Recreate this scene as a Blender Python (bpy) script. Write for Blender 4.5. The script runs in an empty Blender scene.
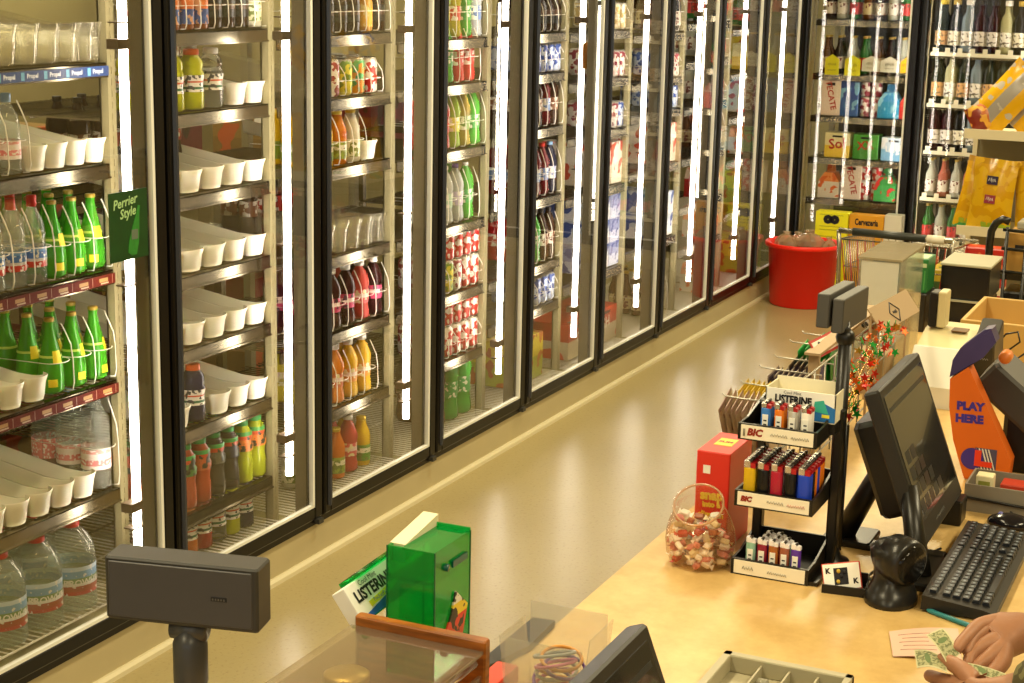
import bpy, math, random
from mathutils import Vector, Matrix, Euler
R = math.radians
PI = math.pi
SC = bpy.context.scene
COL = SC.collection
rnd = random.Random(7)

# ------------------------------------------------------------------ camera
FWD = Vector((0.88658414, 0.40659148, -0.22057182))
RGT = Vector((0.42111275, -0.9067611, 0.02117473))
UPV = Vector((0.19139648, 0.11165878, 0.97514086))
EYE = Vector((-3.5814949, -2.66929407, 1.87436119))
FOC = 1661.85
cd = bpy.data.cameras.new('camera')
cam = bpy.data.objects.new('camera', cd)
COL.objects.link(cam)
cd.sensor_width = 36.0
cd.lens = FOC * 36.0 / 1024.0
cd.clip_start = 0.05
cam.matrix_world = Matrix(((RGT.x, UPV.x, -FWD.x, EYE.x), (RGT.y, UPV.y, -FWD.y, EYE.y), (RGT.z, UPV.z, -FWD.z, EYE.z), (0, 0, 0, 1)))
SC.camera = cam


def at(px, py, axis, val):
    """the place in the room where the sight line of a measured point meets the plane axis = val"""
    d = FWD + RGT * ((px - 512) / FOC) - UPV * ((py - 341.5) / FOC)
    return EYE + d * ((val - EYE[axis]) / d[axis])


# ------------------------------------------------------------------ materials
def lin(c):
    return tuple((x / 12.92 if x <= 0.04045 else ((x + 0.055) / 1.055) ** 2.4) for x in c)


def hexc(h):
    return lin(tuple(int(h[i:i + 2], 16) / 255 for i in (0, 2, 4))) + (1,)


MATS = {}


def new_mat(name):
    m = bpy.data.materials.new(name)
    m.use_nodes = True
    return m, m.node_tree, m.node_tree.nodes['Principled BSDF']


def mat(name, col, rough=0.5, metal=0.0, trans=0.0, ior=1.45, emit=0.0, coat=0.0, spec=0.5, sss=0.0, noise=0.0, nscale=40, bump=0.0):
    if name in MATS:
        return MATS[name]
    m, nt, b = new_mat(name)
    c = hexc(col) if isinstance(col, str) else tuple(col) + (1,)
    b.inputs['Base Color'].default_value = c
    b.inputs['Roughness'].default_value = rough
    b.inputs['Metallic'].default_value = metal
    b.inputs['Transmission Weight'].default_value = trans
    b.inputs['IOR'].default_value = ior
    b.inputs['Coat Weight'].default_value = coat
    b.inputs['Specular IOR Level'].default_value = spec
    b.inputs['Subsurface Weight'].default_value = sss
    if sss:
        b.inputs['Subsurface Radius'].default_value = (0.02, 0.01, 0.006)
    if emit:
        b.inputs['Emission Color'].default_value = c
        b.inputs['Emission Strength'].default_value = emit
    if noise or bump:
        tc = nt.nodes.new('ShaderNodeTexCoord')
        nz = nt.nodes.new('ShaderNodeTexNoise')
        nz.inputs['Scale'].default_value = nscale
        nz.inputs['Detail'].default_value = 4
        nt.links.new(tc.outputs['Object'], nz.inputs['Vector'])
        if noise:
            mx = nt.nodes.new('ShaderNodeMix')
            mx.data_type = 'RGBA'
            mx.inputs[6].default_value = tuple(x * (1 - noise) for x in c[:3]) + (1,)
            mx.inputs[7].default_value = tuple(min(1, x * (1 + noise)) for x in c[:3]) + (1,)
            nt.links.new(nz.outputs['Fac'], mx.inputs[0])
            nt.links.new(mx.outputs[2], b.inputs['Base Color'])
        if bump:
            bp = nt.nodes.new('ShaderNodeBump')
            bp.inputs['Strength'].default_value = bump
            bp.inputs['Distance'].default_value = 0.004
            nt.links.new(nz.outputs['Fac'], bp.inputs['Height'])
            nt.links.new(bp.outputs['Normal'], b.inputs['Normal'])
    MATS[name] = m
    return m


def bands(name, cols, axis='Z', scale=1.0, rough=0.35, blob=None, bscale=60.0, metal=0.0, thr=0.56):
    """printed label: constant colour bands along a Generated axis, with scattered printed blobs"""
    if name in MATS:
        return MATS[name]
    m, nt, b = new_mat(name)
    tc = nt.nodes.new('ShaderNodeTexCoord')
    sp = nt.nodes.new('ShaderNodeSeparateXYZ')
    nt.links.new(tc.outputs['Generated'], sp.inputs[0])
    cr = nt.nodes.new('ShaderNodeValToRGB')
    cr.color_ramp.interpolation = 'CONSTANT'
    el = cr.color_ramp.elements
    el[0].position = cols[0][0]
    el[0].color = hexc(cols[0][1])
    el[1].position = cols[1][0] if len(cols) > 1 else 1
    el[1].color = hexc(cols[1][1] if len(cols) > 1 else cols[0][1])
    for p, c in cols[2:]:
        e = el.new(p)
        e.color = hexc(c)
    nt.links.new(sp.outputs[axis], cr.inputs[0])
    out = cr.outputs[0]
    if blob:
        nz = nt.nodes.new('ShaderNodeTexNoise')
        nz.inputs['Scale'].default_value = bscale
        nz.inputs['Detail'].default_value = 1.5
        nt.links.new(tc.outputs['Object'], nz.inputs['Vector'])
        gt = nt.nodes.new('ShaderNodeMath')
        gt.operation = 'GREATER_THAN'
        gt.inputs[1].default_value = thr
        nt.links.new(nz.outputs['Fac'], gt.inputs[0])
        mx = nt.nodes.new('ShaderNodeMix')
        mx.data_type = 'RGBA'
        nt.links.new(gt.outputs[0], mx.inputs[0])
        nt.links.new(out, mx.inputs[6])
        mx.inputs[7].default_value = hexc(blob)
        out = mx.outputs[2]
    nt.links.new(out, b.inputs['Base Color'])
    b.inputs['Roughness'].default_value = rough
    b.inputs['Metallic'].default_value = metal
    MATS[name] = m
    return m


def clear(name, tint='ffffff', rough=0.02, ior=1.45, body=0.0, bodycol='ffffff'):
    """thin clear sheet: fresnel mix of straight-through and glossy; body adds a milky share"""
    if name in MATS:
        return MATS[name]
    m = bpy.data.materials.new(name)
    m.use_nodes = True
    nt = m.node_tree
    nt.nodes.clear()
    o = nt.nodes.new('ShaderNodeOutputMaterial')
    t = nt.nodes.new('ShaderNodeBsdfTransparent')
    t.inputs[0].default_value = hexc(tint)
    g = nt.nodes.new('ShaderNodeBsdfGlossy')
    g.inputs['Roughness'].default_value = rough
    f = nt.nodes.new('ShaderNodeFresnel')
    # the same outside angle law on both faces of the sheet
    ge = nt.nodes.new('ShaderNodeNewGeometry')
    mr = nt.nodes.new('ShaderNodeMapRange')
    mr.inputs[3].default_value = ior
    mr.inputs[4].default_value = 1.0 / ior
    nt.links.new(ge.outputs['Backfacing'], mr.inputs[0])
    nt.links.new(mr.outputs[0], f.inputs[0])
    mx = nt.nodes.new('ShaderNodeMixShader')
    nt.links.new(f.outputs[0], mx.inputs[0])
    first = t.outputs[0]
    if body:
        d = nt.nodes.new('ShaderNodeBsdfDiffuse')
        d.inputs[0].default_value = hexc(bodycol)
        tl = nt.nodes.new('ShaderNodeBsdfTranslucent')
        tl.inputs[0].default_value = hexc(bodycol)
        mt = nt.nodes.new('ShaderNodeMixShader')
        mt.inputs[0].default_value = 0.4
        nt.links.new(d.outputs[0], mt.inputs[1])
        nt.links.new(tl.outputs[0], mt.inputs[2])
        m2 = nt.nodes.new('ShaderNodeMixShader')
        m2.inputs[0].default_value = body
        nt.links.new(t.outputs[0], m2.inputs[1])
        nt.links.new(mt.outputs[0], m2.inputs[2])
        first = m2.outputs[0]
    nt.links.new(first, mx.inputs[1])
    nt.links.new(g.outputs[0], mx.inputs[2])
    nt.links.new(mx.outputs[0], o.inputs[0])
    MATS[name] = m
    return m


# ------------------------------------------------------------------ mesh building
class G:
    def __init__(s):
        s.v = []
        s.f = []
        s.m = []
        s.s = []
        s.x = Matrix.Identity(4)

    def put(s, vs, fs, m=0, smooth=False):
        o = len(s.v)
        s.v += [tuple(s.x @ Vector(v)) for v in vs]
        s.f += [tuple(o + i for i in f) for f in fs]
        s.m += [m] * len(fs)
        s.s += [smooth] * len(fs)
        return s

    def box(s, a, b, m=0, bev=0.0):
        x0, y0, z0 = a
        x1, y1, z1 = b
        if bev:
            # chamfered box: octagonal stack
            e = bev
            def ring(z, i):
                return [(x0 + e + i, y0 + i, z), (x1 - e - i, y0 + i, z), (x1 - i, y0 + e + i, z), (x1 - i, y1 - e - i, z),
                        (x1 - e - i, y1 - i, z), (x0 + e + i, y1 - i, z), (x0 + i, y1 - e - i, z), (x0 + i, y0 + e + i, z)]
            vs = ring(z0, e * .6) + ring(z0 + e, 0) + ring(z1 - e, 0) + ring(z1, e * .6)
            fs = [tuple(range(7, -1, -1)), tuple(range(24, 32))]
            for k in range(3):
                for i in range(8):
                    j = (i + 1) % 8
                    fs.append((k * 8 + i, k * 8 + j, k * 8 + 8 + j, k * 8 + 8 + i))
            return s.put(vs, fs, m)
        vs = [(x0, y0, z0), (x1, y0, z0), (x1, y1, z0), (x0, y1, z0), (x0, y0, z1), (x1, y0, z1), (x1, y1, z1), (x0, y1, z1)]
        return s.put(vs, [(3, 2, 1, 0), (4, 5, 6, 7), (0, 1, 5, 4), (1, 2, 6, 5), (2, 3, 7, 6), (3, 0, 4, 7)], m)

    def lathe(s, prof, n=16, m=0, smooth=True, cap=True, c=(0, 0, 0)):
        vs = []
        for r, z in prof:
            for i in range(n):
                a = 2 * PI * i / n
                vs.append((c[0] + r * math.cos(a), c[1] + r * math.sin(a), c[2] + z))
        fs = []
        for k in range(len(prof) - 1):
            for i in range(n):
                j = (i + 1) % n
                fs.append((k * n + i, k * n + j, k * n + n + j, k * n + n + i))
        if cap:
            if prof[0][0] > 1e-5:
                fs.append(tuple(range(n - 1, -1, -1)))
            if prof[-1][0] > 1e-5:
                k = (len(prof) - 1) * n
                fs.append(tuple(range(k, k + n)))
        return s.put(vs, fs, m, smooth)

    def tube(s, pts, r, n=6, m=0, closed=False, smooth=True, cap=True):
        pts = [Vector(p) for p in pts]
        N = len(pts)
        vs = []
        prev = None
        for i, p in enumerate(pts):
            if closed:
                t = (pts[(i + 1) % N] - pts[i - 1]).normalized()
            else:
                t = (pts[min(i + 1, N - 1)] - pts[max(i - 1, 0)]).normalized()
            if prev is None:
                a = Vector((0, 0, 1)) if abs(t.z) < .9 else Vector((1, 0, 0))
                u = t.cross(a).normalized()
            else:
                u = (prev - t * prev.dot(t)).normalized()
            prev = u
            w = t.cross(u)
            rr = r[i] if isinstance(r, (list, tuple)) else r
            for k in range(n):
                a = 2 * PI * k / n
                vs.append(p + (u * math.cos(a) + w * math.sin(a)) * rr)
        fs = []
        for i in range(N if closed else N - 1):
            j = (i + 1) % N
            for k in range(n):
                l = (k + 1) % n
                fs.append((i * n + k, i * n + l, j * n + l, j * n + k))
        if cap and not closed:
            fs.append(tuple(range(n - 1, -1, -1)))
            fs.append(tuple(range((N - 1) * n, N * n)))
        return s.put(vs, fs, m, smooth)

    def prism(s, poly, t0, t1, plane='xz', m=0, smooth=False):
        """extrude a polygon; plane xz extrudes along y, yz along x, xy along z"""
        f = {'xz': lambda a, b, t: (a, t, b), 'yz': lambda a, b, t: (t, a, b), 'xy': lambda a, b, t: (a, b, t)}[plane]
        n = len(poly)
        vs = [f(a, b, t0) for a, b in poly] + [f(a, b, t1) for a, b in poly]
        fs = [tuple(range(n)), tuple(range(2 * n - 1, n - 1, -1))]
        for i in range(n):
            j = (i + 1) % n
            fs.append((i, i + n, j + n, j))
        return s.put(vs, fs, m, smooth)

    def ball(s, c, r, n=8, m=0, sq=(1, 1, 1)):
        vs = []
        k = n // 2 + 1
        for i in range(1, k):
            t = PI * i / k
            for j in range(n):
                a = 2 * PI * j / n
                vs.append((c[0] + r * sq[0] * math.sin(t) * math.cos(a), c[1] + r * sq[1] * math.sin(t) * math.sin(a), c[2] - r * sq[2] * math.cos(t)))
        fs = []
        for i in range(k - 2):
            for j in range(n):
                l = (j + 1) % n
                fs.append((i * n + j, i * n + l, i * n + n + l, i * n + n + j))
        b = len(vs)
        vs += [(c[0], c[1], c[2] - r * sq[2]), (c[0], c[1], c[2] + r * sq[2])]
        for j in range(n):
            l = (j + 1) % n
            fs.append((b, l, j))
            fs.append((b + 1, (k - 2) * n + j, (k - 2) * n + l))
        return s.put(vs, fs, m, True)

    def mesh(s, name, mats):
        me = bpy.data.meshes.new(name)
        me.from_pydata(s.v, [], s.f)
        for k in (mats if isinstance(mats, (list, tuple)) else [mats]):
            me.materials.append(k)
        me.polygons.foreach_set('material_index', s.m)
        me.polygons.foreach_set('use_smooth', s.s)
        me.update()
        return me


def ob(name, me, parent=None, loc=None, rot=None, label=None):
    o = bpy.data.objects.new(name, me)
    COL.objects.link(o)
    if loc is not None:
        o.location = loc
    if rot is not None:
        o.rotation_euler = rot if isinstance(rot, (tuple, Euler)) else (0, 0, rot)
    if parent is not None:
        o.parent = parent
    if label:
        o['label'] = label
    return o


def tag(o, label, cat, group=None, kind=None):
    o['label'] = label
    o['category'] = cat
    if group:
        o['group'] = group
    if kind:
        o['kind'] = kind
    return o


def empty(name, loc, label, cat, group=None, rot=0):
    o = ob(name, None, None, loc, rot)
    o.empty_display_size = 0.05
    return tag(o, label, cat, group)


def struct(name, g, mats, label=None):
    o = ob(name, g.mesh(name, mats) if isinstance(g, G) else g)
    o['kind'] = 'structure'
    if label:
        o['label'] = label
    return o


def bevel(o, w=0.002, n=2):
    md = o.modifiers.new('bevel', 'BEVEL')
    md.width = w
    md.segments = n
    md.limit_method = 'ANGLE'
    md.angle_limit = R(40)
    return o


def ordn(n):
    return ['first', 'second', 'third', 'fourth', 'fifth', 'sixth', 'seventh', 'eighth', 'ninth', 'tenth'][n]


# text turned into mesh data, so that it can be laid flat or wrapped
def text_geo(txt, size, depth=0.0, bold=0.0, align='CENTER', shear=0.0, sx=1.0):
    cu = bpy.data.curves.new('lettering', 'FONT')
    cu.body = txt
    cu.size = size
    cu.align_x = align
    cu.align_y = 'CENTER'
    cu.offset = bold
    cu.shear = shear
    cu.extrude = depth
    cu.resolution_u = 2
    o = bpy.data.objects.new('lettering', cu)
    COL.objects.link(o)
    dg = bpy.context.evaluated_depsgraph_get()
    dg.update()
    me = bpy.data.meshes.new_from_object(o.evaluated_get(dg))
    vs = [(v.co.x * sx, v.co.y, v.co.z) for v in me.vertices]
    fs = [tuple(p.vertices) for p in me.polygons]
    bpy.data.objects.remove(o)
    bpy.data.curves.remove(cu)
    bpy.data.meshes.remove(me)
    return vs, fs


def frame(o, x, y):
    """matrix with origin o, local x along x, local y along y, z the normal"""
    x = Vector(x).normalized()
    y = Vector(y)
    y = (y - x * y.dot(x)).normalized()
    z = x.cross(y)
    return Matrix(((x.x, y.x, z.x, o[0]), (x.y, y.y, z.y, o[1]), (x.z, y.z, z.z, o[2]), (0, 0, 0, 1)))


def put_text(g, txt, size, M, m=0, **k):
    vs, fs = text_geo(txt, size, **k)
    old = g.x
    g.x = g.x @ M
    g.put(vs, fs, m)
    g.x = old


def wrap_text(g, txt, size, rad, z, ang, m=0, **k):
    """text wrapped outside a vertical cylinder, centred on the azimuth ang"""
    vs, fs = text_geo(txt, size, **k)
    out = []
    for x, y, _ in vs:
        a = ang + x / rad
        out.append((rad * math.cos(a), rad * math.sin(a), z + y))
    g.put(out, fs, m)


def scrawl(g, M, w, h, m, n=7, r=.0006):
    """an unreadable line of print: a small zigzag mark"""
    old = g.x
    g.x = g.x @ M
    q = random.Random(int(w * 9999) + n)
    g.tube([(-w / 2 + w * i / (n * 2), (h / 2 if i % 2 else -h / 2) * q.uniform(.4, 1), .0002) for i in range(n * 2 + 1)], r, 4, m)
    g.x = old


# ------------------------------------------------------------------ common materials
BLACK = mat('black plastic', '15130f', 0.35)
BLACKM = mat('black rail', '0b0908', 0.30, spec=0.35)
DARKG = mat('dark grey plastic', '33322f', 0.45, noise=0.06)
STEEL = mat('steel', 'b9b2a2', 0.25, metal=1.0)
STEELD = mat('brushed rail steel', '8c8470', 0.24, metal=1.0, noise=0.15, nscale=8)
SILVER = mat('light aluminium', 'e2e2da', 0.45, metal=0.0)
WHITEP = mat('white plastic', 'f2efdf', 0.4, trans=0.0, sss=0.0)
WHITE = mat('white', 'f4f2ea', 0.4)
CREAM = mat('cream paint', 'd9d0ac', 0.5)
PANE = clear('door glass', 'f6f4ee', 0.0, 1.5)
CLRP = clear('clear plastic', 'f4f4ee', 0.05, 1.5, 0.10, 'f4f0e0')
RED = mat('red', 'c8140f', 0.4)
INK = mat('black ink', '15141a', 0.6)

# ------------------------------------------------------------------ room
W = 0.78
XE = 6.30
fl, nt, b = new_mat('floor tile')
tc = nt.nodes.new('ShaderNodeTexCoord')
nz = nt.nodes.new('ShaderNodeTexNoise')
nz.inputs['Scale'].default_value = 90
nz.inputs['Detail'].default_value = 3
cr = nt.nodes.new('ShaderNodeValToRGB')
cr.color_ramp.elements[0].position = 0.30
cr.color_ramp.elements[0].color = hexc('97865a')
cr.color_ramp.elements[1].position = 0.42
cr.color_ramp.elements[1].color = hexc('a9996b')
n2 = nt.nodes.new('ShaderNodeTexNoise')
n2.inputs['Scale'].default_value = 1.6
n2.inputs['Detail'].default_value = 5
mx = nt.nodes.new('ShaderNodeMix')
mx.data_type = 'RGBA'
mx.blend_type = 'MULTIPLY'
mx.inputs[0].default_value = 0.25
nt.links.new(tc.outputs['Object'], nz.inputs['Vector'])
nt.links.new(tc.outputs['Object'], n2.inputs['Vector'])
nt.links.new(nz.outputs['Fac'], cr.inputs[0])
nt.links.new(cr.outputs[0], mx.inputs[6])
nt.links.new(n2.outputs['Fac'], mx.inputs[7])
nt.links.new(mx.outputs[2], b.inputs['Base Color'])
b.inputs['Roughness'].default_value = 0.30
b.inputs['Specular IOR Level'].default_value = 0.38
n3 = nt.nodes.new('ShaderNodeTexNoise')
n3.inputs['Scale'].default_value = 60
bp = nt.nodes.new('ShaderNodeBump')
bp.inputs['Strength'].default_value = 0.05
bp.inputs['Distance'].default_value = 0.01
nt.links.new(tc.outputs['Object'], n3.inputs['Vector'])
nt.links.new(n3.outputs['Fac'], bp.inputs['Height'])
nt.links.new(bp.outputs['Normal'], b.inputs['Normal'])
struct('floor', G().box((-7, -7, -0.1), (XE + 1.6, 0.0, 0)), fl)
WALLM = mat('wall paint', 'c9bd9a', 0.8)
struct('ceiling', G().box((-7, -7, 2.9), (XE + 1.6, 1.8, 3.0)), mat('ceiling tile', 'd8d0b8', 0.9))
struct('wall_near', G().box((-7, -7.1, 0), (XE + 1.6, -7, 2.9)), WALLM)
# left wall with a wide shop window
g = G()
g.box((-7.1, -7, 0), (-7, 1.8, 0.8)).box((-7.1, -7, 2.5), (-7, 1.8, 2.9)).box((-7.1, -0.6, 0.8), (-7, 1.8, 2.5)).box((-7.1, -7, 0.8), (-7, -6, 2.5)).box((-7.1, -3.4, 0.8), (-7, -3.2, 2.5))
struct('wall_left', g, WALLM)
struct('window_1', G().box((-7.06, -6, 0.8), (-7.05, -3.4, 2.5)), PANE)
struct('window_2', G().box((-7.06, -3.2, 0.8), (-7.05, -0.6, 2.5)), PANE)
# wall over the doors
struct('wall_over_doors', G().box((-3.2, 0.0, 2.08), (XE, 0.12, 2.9)).box((XE, -2.14, 2.08), (XE + 0.12, 0.12, 2.9)).box((-7, 0, 0), (-3.2, 0.12, 2.9)).box((XE, -7, 0), (XE + 0.12, -2.14, 2.9)), WALLM)
# walk-in cooler shell
COOLW = mat('cooler wall', 'a89c68', 0.6, noise=0.15, nscale=3)
struct('wall_cooler_back', G().box((-3.3, 1.6, 0), (XE + 1.6, 1.7, 2.9)).box((XE + 1.5, -7, 0), (XE + 1.6, 1.6, 2.9)), COOLW)
struct('added_dark_panel', G().box((XE + .80, -3.2, .05), (XE + .82, -.06, 2.3)), mat('painted dark depth', '3c3626', .7, noise=.3, nscale=6))  # dark panel added so the depth behind the end wall shelves looks dark
struct('wall_cooler_side', G().box((-3.3, 0.12, 0), (-3.2, 1.6, 2.9)), COOLW)
struct('ceiling_cooler', G().box((-3.3, 0.12, 2.3), (XE + 1.6, 1.7, 2.35)).box((XE + .12, -3.2, 2.3), (XE + 1.6, 0.12, 2.35)), COOLW)
DECKM = mat('cooler floor', '9c9468', 0.5, noise=0.15)
struct('floor_cooler', G().box((-3.3, 0.02, -0.1), (XE + 1.6, 1.7, 0.05)).box((XE + .02, -3.2, -0.1), (XE + 1.6, 0.02, 0.05)), DECKM)
KICK = mat('kick plate', 'b3a680', 0.5, noise=0.08, nscale=6)
BEAD = mat('cove bead', 'c9bf9c', 0.45)
g = G().box((-3.2, -0.004, 0), (XE, 0.02, 0.125))
struct('baseboard_left', g, KICK)
struct('baseboard_far', G().box((XE - 0.004, -7, 0), (XE + .02, -0.004, 0.125)), KICK)
g = G()
g.prism([(-0.022, 0), (-0.004, 0), (-0.004, 0.02), (-0.012, 0.02), (-0.02, 0.012)], -3.2, XE - 0.03, 'yz')
struct('trim_1', g, BEAD)

# ------------------------------------------------------------------ cooler doors
TUBE = mat('lit tube', (1.0, 0.94, 0.90), 0.5, emit=31)
ZT = 2.05


def door_meshes(w):
    """door between x=-w and x=0 (mullion centres), facing -y"""
    xl, xr = -w + 0.006, -0.006
    g = G()
    st = 0.047
    sl = 0.040
    g.box((xl, -0.020, 0.145), (xl + sl, 0.012, ZT), 0, 0.005)
    g.box((xr - st, -0.020, 0.145), (xr, 0.012, ZT), 0, 0.006)
    g.box((xl + sl, -0.020, 0.145), (xr - st, 0.012, 0.186), 0, 0.004)
    g.box((xl + sl, -0.020, ZT - 0.05), (xr - st, 0.012, ZT), 0, 0.004)
    fr = g.mesh('door_frame', [BLACKM])
    g = G()
    a, bb, c, d = xl + sl, xr - st, 0.186, ZT - 0.05
    t = 0.011
    g.box((bb - t, -0.019, c), (bb, -0.004, d)).box((a, -0.019, c), (bb, -0.004, c + t * .8)).box((a, -0.019, d - t), (bb, -0.004, d))
    ga = g.mesh('gasket_strip', [SILVER])
    pa = G().box((a + .002, -0.012, c + .002), (bb - .002, -0.008, d - .002)).mesh('glass_pane', [PANE])
    g = G()
    g.prism([(xl + 0.020, -0.020), (xl + 0.024, -0.029), (xl + 0.032, -0.029), (xl + 0.034, -0.020)], 0.17, ZT - 0.02, 'xy')
    ha = g.mesh('handle', [mat('handle', '34363e', 0.25)])
    g = G()
    g.box((xr - .04, -0.03, 0.128), (xr - .012, -0.004, 0.144))
    hi = g.mesh('hinge', [DARKG])
    return fr, ga, pa, ha, hi


DM = door_meshes(W)
DM2 = door_meshes(0.70)
DOORLAB = ['glass cooler door over bottled water, leftmost, green card on its edge', 'glass cooler door over rows of empty white glides, second from left',
           'glass cooler door over juice and tea bottles, third from left', 'glass cooler door over red and green soda, fourth from left',
           'glass cooler door with orange tag on its tube, fifth from left', 'glass cooler door sixth from left along the side wall', 'glass cooler door seventh from left along the side wall',
           'glass cooler door just left of the one behind the red tub', 'glass cooler door in the corner behind the red tub']


def cooler_door(dm, M, label):
    t = empty('cooler_door', (0, 0, 0), label, 'cooler door', 'glass doors of the walk-in cooler')
    t.matrix_world = M
    for n, me in zip(('door_frame', 'gasket_strip', 'glass_pane', 'handle', 'hinge'), dm):
        ob(n, me, t)
    return t


for k in range(9):
    cooler_door(DM, Matrix.Translation((k * W, 0, 0)), DOORLAB[k])
ME = Matrix.Rotation(-PI / 2, 4, 'Z')   # end wall: local -y becomes world -x
for k in range(3):
    # local x runs toward world -y
    cooler_door(DM2, Matrix.Translation((XE, -0.70 * (k + 1), 0)) @ ME, ['glass beer cooler door on the end wall behind the red tub', 'glass cooler door on the end wall behind the yellow chip bags', 'rightmost glass cooler door on the end wall, past the chip rack'][k])
# frame of the doors: mullion cores and sill
MUL = mat('mullion core', '6a6147', 0.5)
for k in range(-1, 9):
    x = k * W
    g = G().box((x - 0.04, 0.014, 0.1), (x + 0.04, 0.062, ZT), 0).box((x - 0.05, 0.013, 0.1), (x + 0.05, 0.0145, ZT), 1)
    struct('trim_%d' % (k + 3), g, [MUL, BLACKM])
g = G().box((-0.82, -0.012, 0.124), (8 * W, 0.06, 0.144)).box((-0.82, -0.012, ZT), (8 * W, 0.06, ZT + 0.03))
struct('trim_12', g, BLACKM)
struct('trim_13', G().box((8 * W + .002, -0.02, 0.0), (XE + 0.02, 0.06, ZT + .03)), mat('corner post', '1a1712', 0.4))
g = G().box((XE - 0.012, -2.3, 0.124), (XE + 0.06, -0.02, 0.144))
for k in range(1, 4):
    y = -.7 * k
    g.box((XE + .014, y - .04, .1), (XE + .062, y + .04, ZT))
struct('trim_14', g, BLACKM)

# tubes: fluorescent tubes standing behind the right hand mullion of every door
_cl = []


def _clip_meshes():
    if not _cl:
        m = mat('bracket', '5b4a35', .4)
        _cl.append(G().box((-0.045, -0.018, -.013), (0.03, 0.020, 0.013), 0, .002).mesh('bracket', [m]))
        _cl.append(G().box((-0.04, -0.018, -.002), (0.02, 0.016, 0.002)).mesh('clip', [m]))
    return _cl


def light_tube(M, label, orange=False):
    t = empty('light_tube', (0, 0, 0), label, 'light tube', 'lit tubes inside the coolers')
    t.matrix_world = M
    g = G().tube([(0, 0, 0.27), (0, 0, 1.98)], 0.0118, 10)
    ob('glass_tube', g.mesh('glass_tube', TUBE), t)
    bm, cm_ = _clip_meshes()
    for z in (0.40, 1.655):
        ob('bracket', bm, t, (0, 0, z))
    for z in (1.71, 1.02, 0.34):
        ob('clip', cm_, t, (0, 0, z))
    if orange:
        g = G().box((-0.035, -0.02, 1.45), (0.012, -0.0165, 1.56))
        ob('tag', g.mesh('tag', mat('orange tag', 'c98a3a', .6)), t, label='orange paper tag')
    return t


for k in range(9):
    light_tube(Matrix.Translation((k * W - 0.03, 0.09, 0)), 'white lit tube inside the %s cooler door from left' % ordn(k), k == 4)
for k in range(3):
    light_tube(Matrix.Translation((XE + 0.09, -.7 * (k + 1) + .03, 0)) @ ME, 'white lit tube inside the %s end wall door' % ['first', 'second', 'third'][k])
# ------------------------------------------------------------------ shelves
def shelf_meshes(w, d=0.62):
    g = G().box((0, 0, -0.035), (w, 0.004, 0.004)).box((0, 0, 0), (w, 0.02, 0.004)).box((0, -0.006, -0.035), (w, 0.002, -0.03))
    rail = g.mesh('front_rail', STEELD)
    g = G()
    n = int(w / 0.025)
    for i in range(n + 1):
        x = 0.004 + (w - 0.008) * i / n
        g.box((x - .0015, 0.004, -0.001), (x + .0015, d, 0.003))
    for j in range(5):
        y = 0.03 + (d - .05) * j / 4
        g.box((0, y - .002, -0.006), (w, y + .002, -0.001))
    deck = g.mesh('wire_deck', STEELD)
    return rail, deck


SHX = (-W + 0.086, 0.032)
LXR = 0.047
SM = shelf_meshes(SHX[1] - SHX[0])
BAYN = [ordn(k) for k in range(9)]


def strip(parent, w, kind):
    if kind == 'blue':
        g = G().box((0.0, -0.0075, -0.030), (w, -0.0062, -0.004), 0)
        for i in range(9):
            x = w - 0.045 - i * 0.085
            put_text(g, 'Propel', 0.016, frame((x, -0.0079, -0.017), (1, 0, 0), (0, 0, 1)), 1, bold=0.0006)
            g.box((x - .042, -0.0078, -0.027), (x - .03, -0.0074, -0.007), 2)
        ob('price_strip', g.mesh('price_strip', [mat('strip blue', '25427c', .4), mat('strip white', 'e8ecf4', .5), mat('strip light blue', '6fb4d4', .5)]), parent, label='blue and white printed price strip')
    else:
        g = G().box((0.0, -0.0075, -0.032), (w, -0.0062, -0.004), 0)
        for i in range(9):
            x = w - 0.05 - i * 0.083
            g.box((x - .018, -0.0079, -0.022), (x + .018, -0.0074, -0.012), 1)
            g.box((x - .012, -0.0079, -0.028), (x + .02, -0.0074, -0.024), 2)
            g.box((x + .036, -0.0079, -0.030), (x + .037, -0.0074, -0.006), 2)
        ob('price_strip', g.mesh('price_strip', [mat('strip red', '5a1206', .7, spec=.2), mat('strip gold', 'a8844c', .5), mat('strip pale', 'b8a080', .5)]), parent, label='dark red printed price strip')


def shelf(M, w, sm, bay, row, st=None):
    t = empty('cooler_shelf', (0, 0, 0), 'steel wire shelf, %s from top, %s' % (ordn(row), bay), 'shelf', 'wire shelves in the coolers')
    t.matrix_world = M
    ob('front_rail', sm[0], t)
    ob('wire_deck', sm[1], t)
    if st:
        strip(t, w, st)
    return t


def post_pair(M, label):
    t = empty('shelf_upright', (0, 0, 0), label, 'shelf upright', 'slotted uprights that carry the cooler shelves')
    t.matrix_world = M
    g = G().box((-0.014, 0, 0.05), (0.0, 0.03, 2.0)).box((0.004, 0.0, 0.05), (0.018, 0.03, 2.0)).box((-.014, .024, .05), (.018, .03, 2.0))
    for i in range(60):
        z = 0.1 + i * 0.031
        g.box((0.0, -0.0005, z), (0.004, 0.024, z + 0.012))
    ob('front_post', g.mesh('front_post', mat('upright', '948b68', .45)), t)
    ob('rear_post', G().box((-0.014, 0.60, 0.05), (0.018, 0.63, 2.0)).mesh('rear_post', mat('upright', '948b68', .45)), t)


for k in range(9):
    post_pair(Matrix.Translation((k * W + .050, 0.195, 0)), 'cream slotted shelf upright right of the %s side cooler bay' % BAYN[k])


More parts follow.
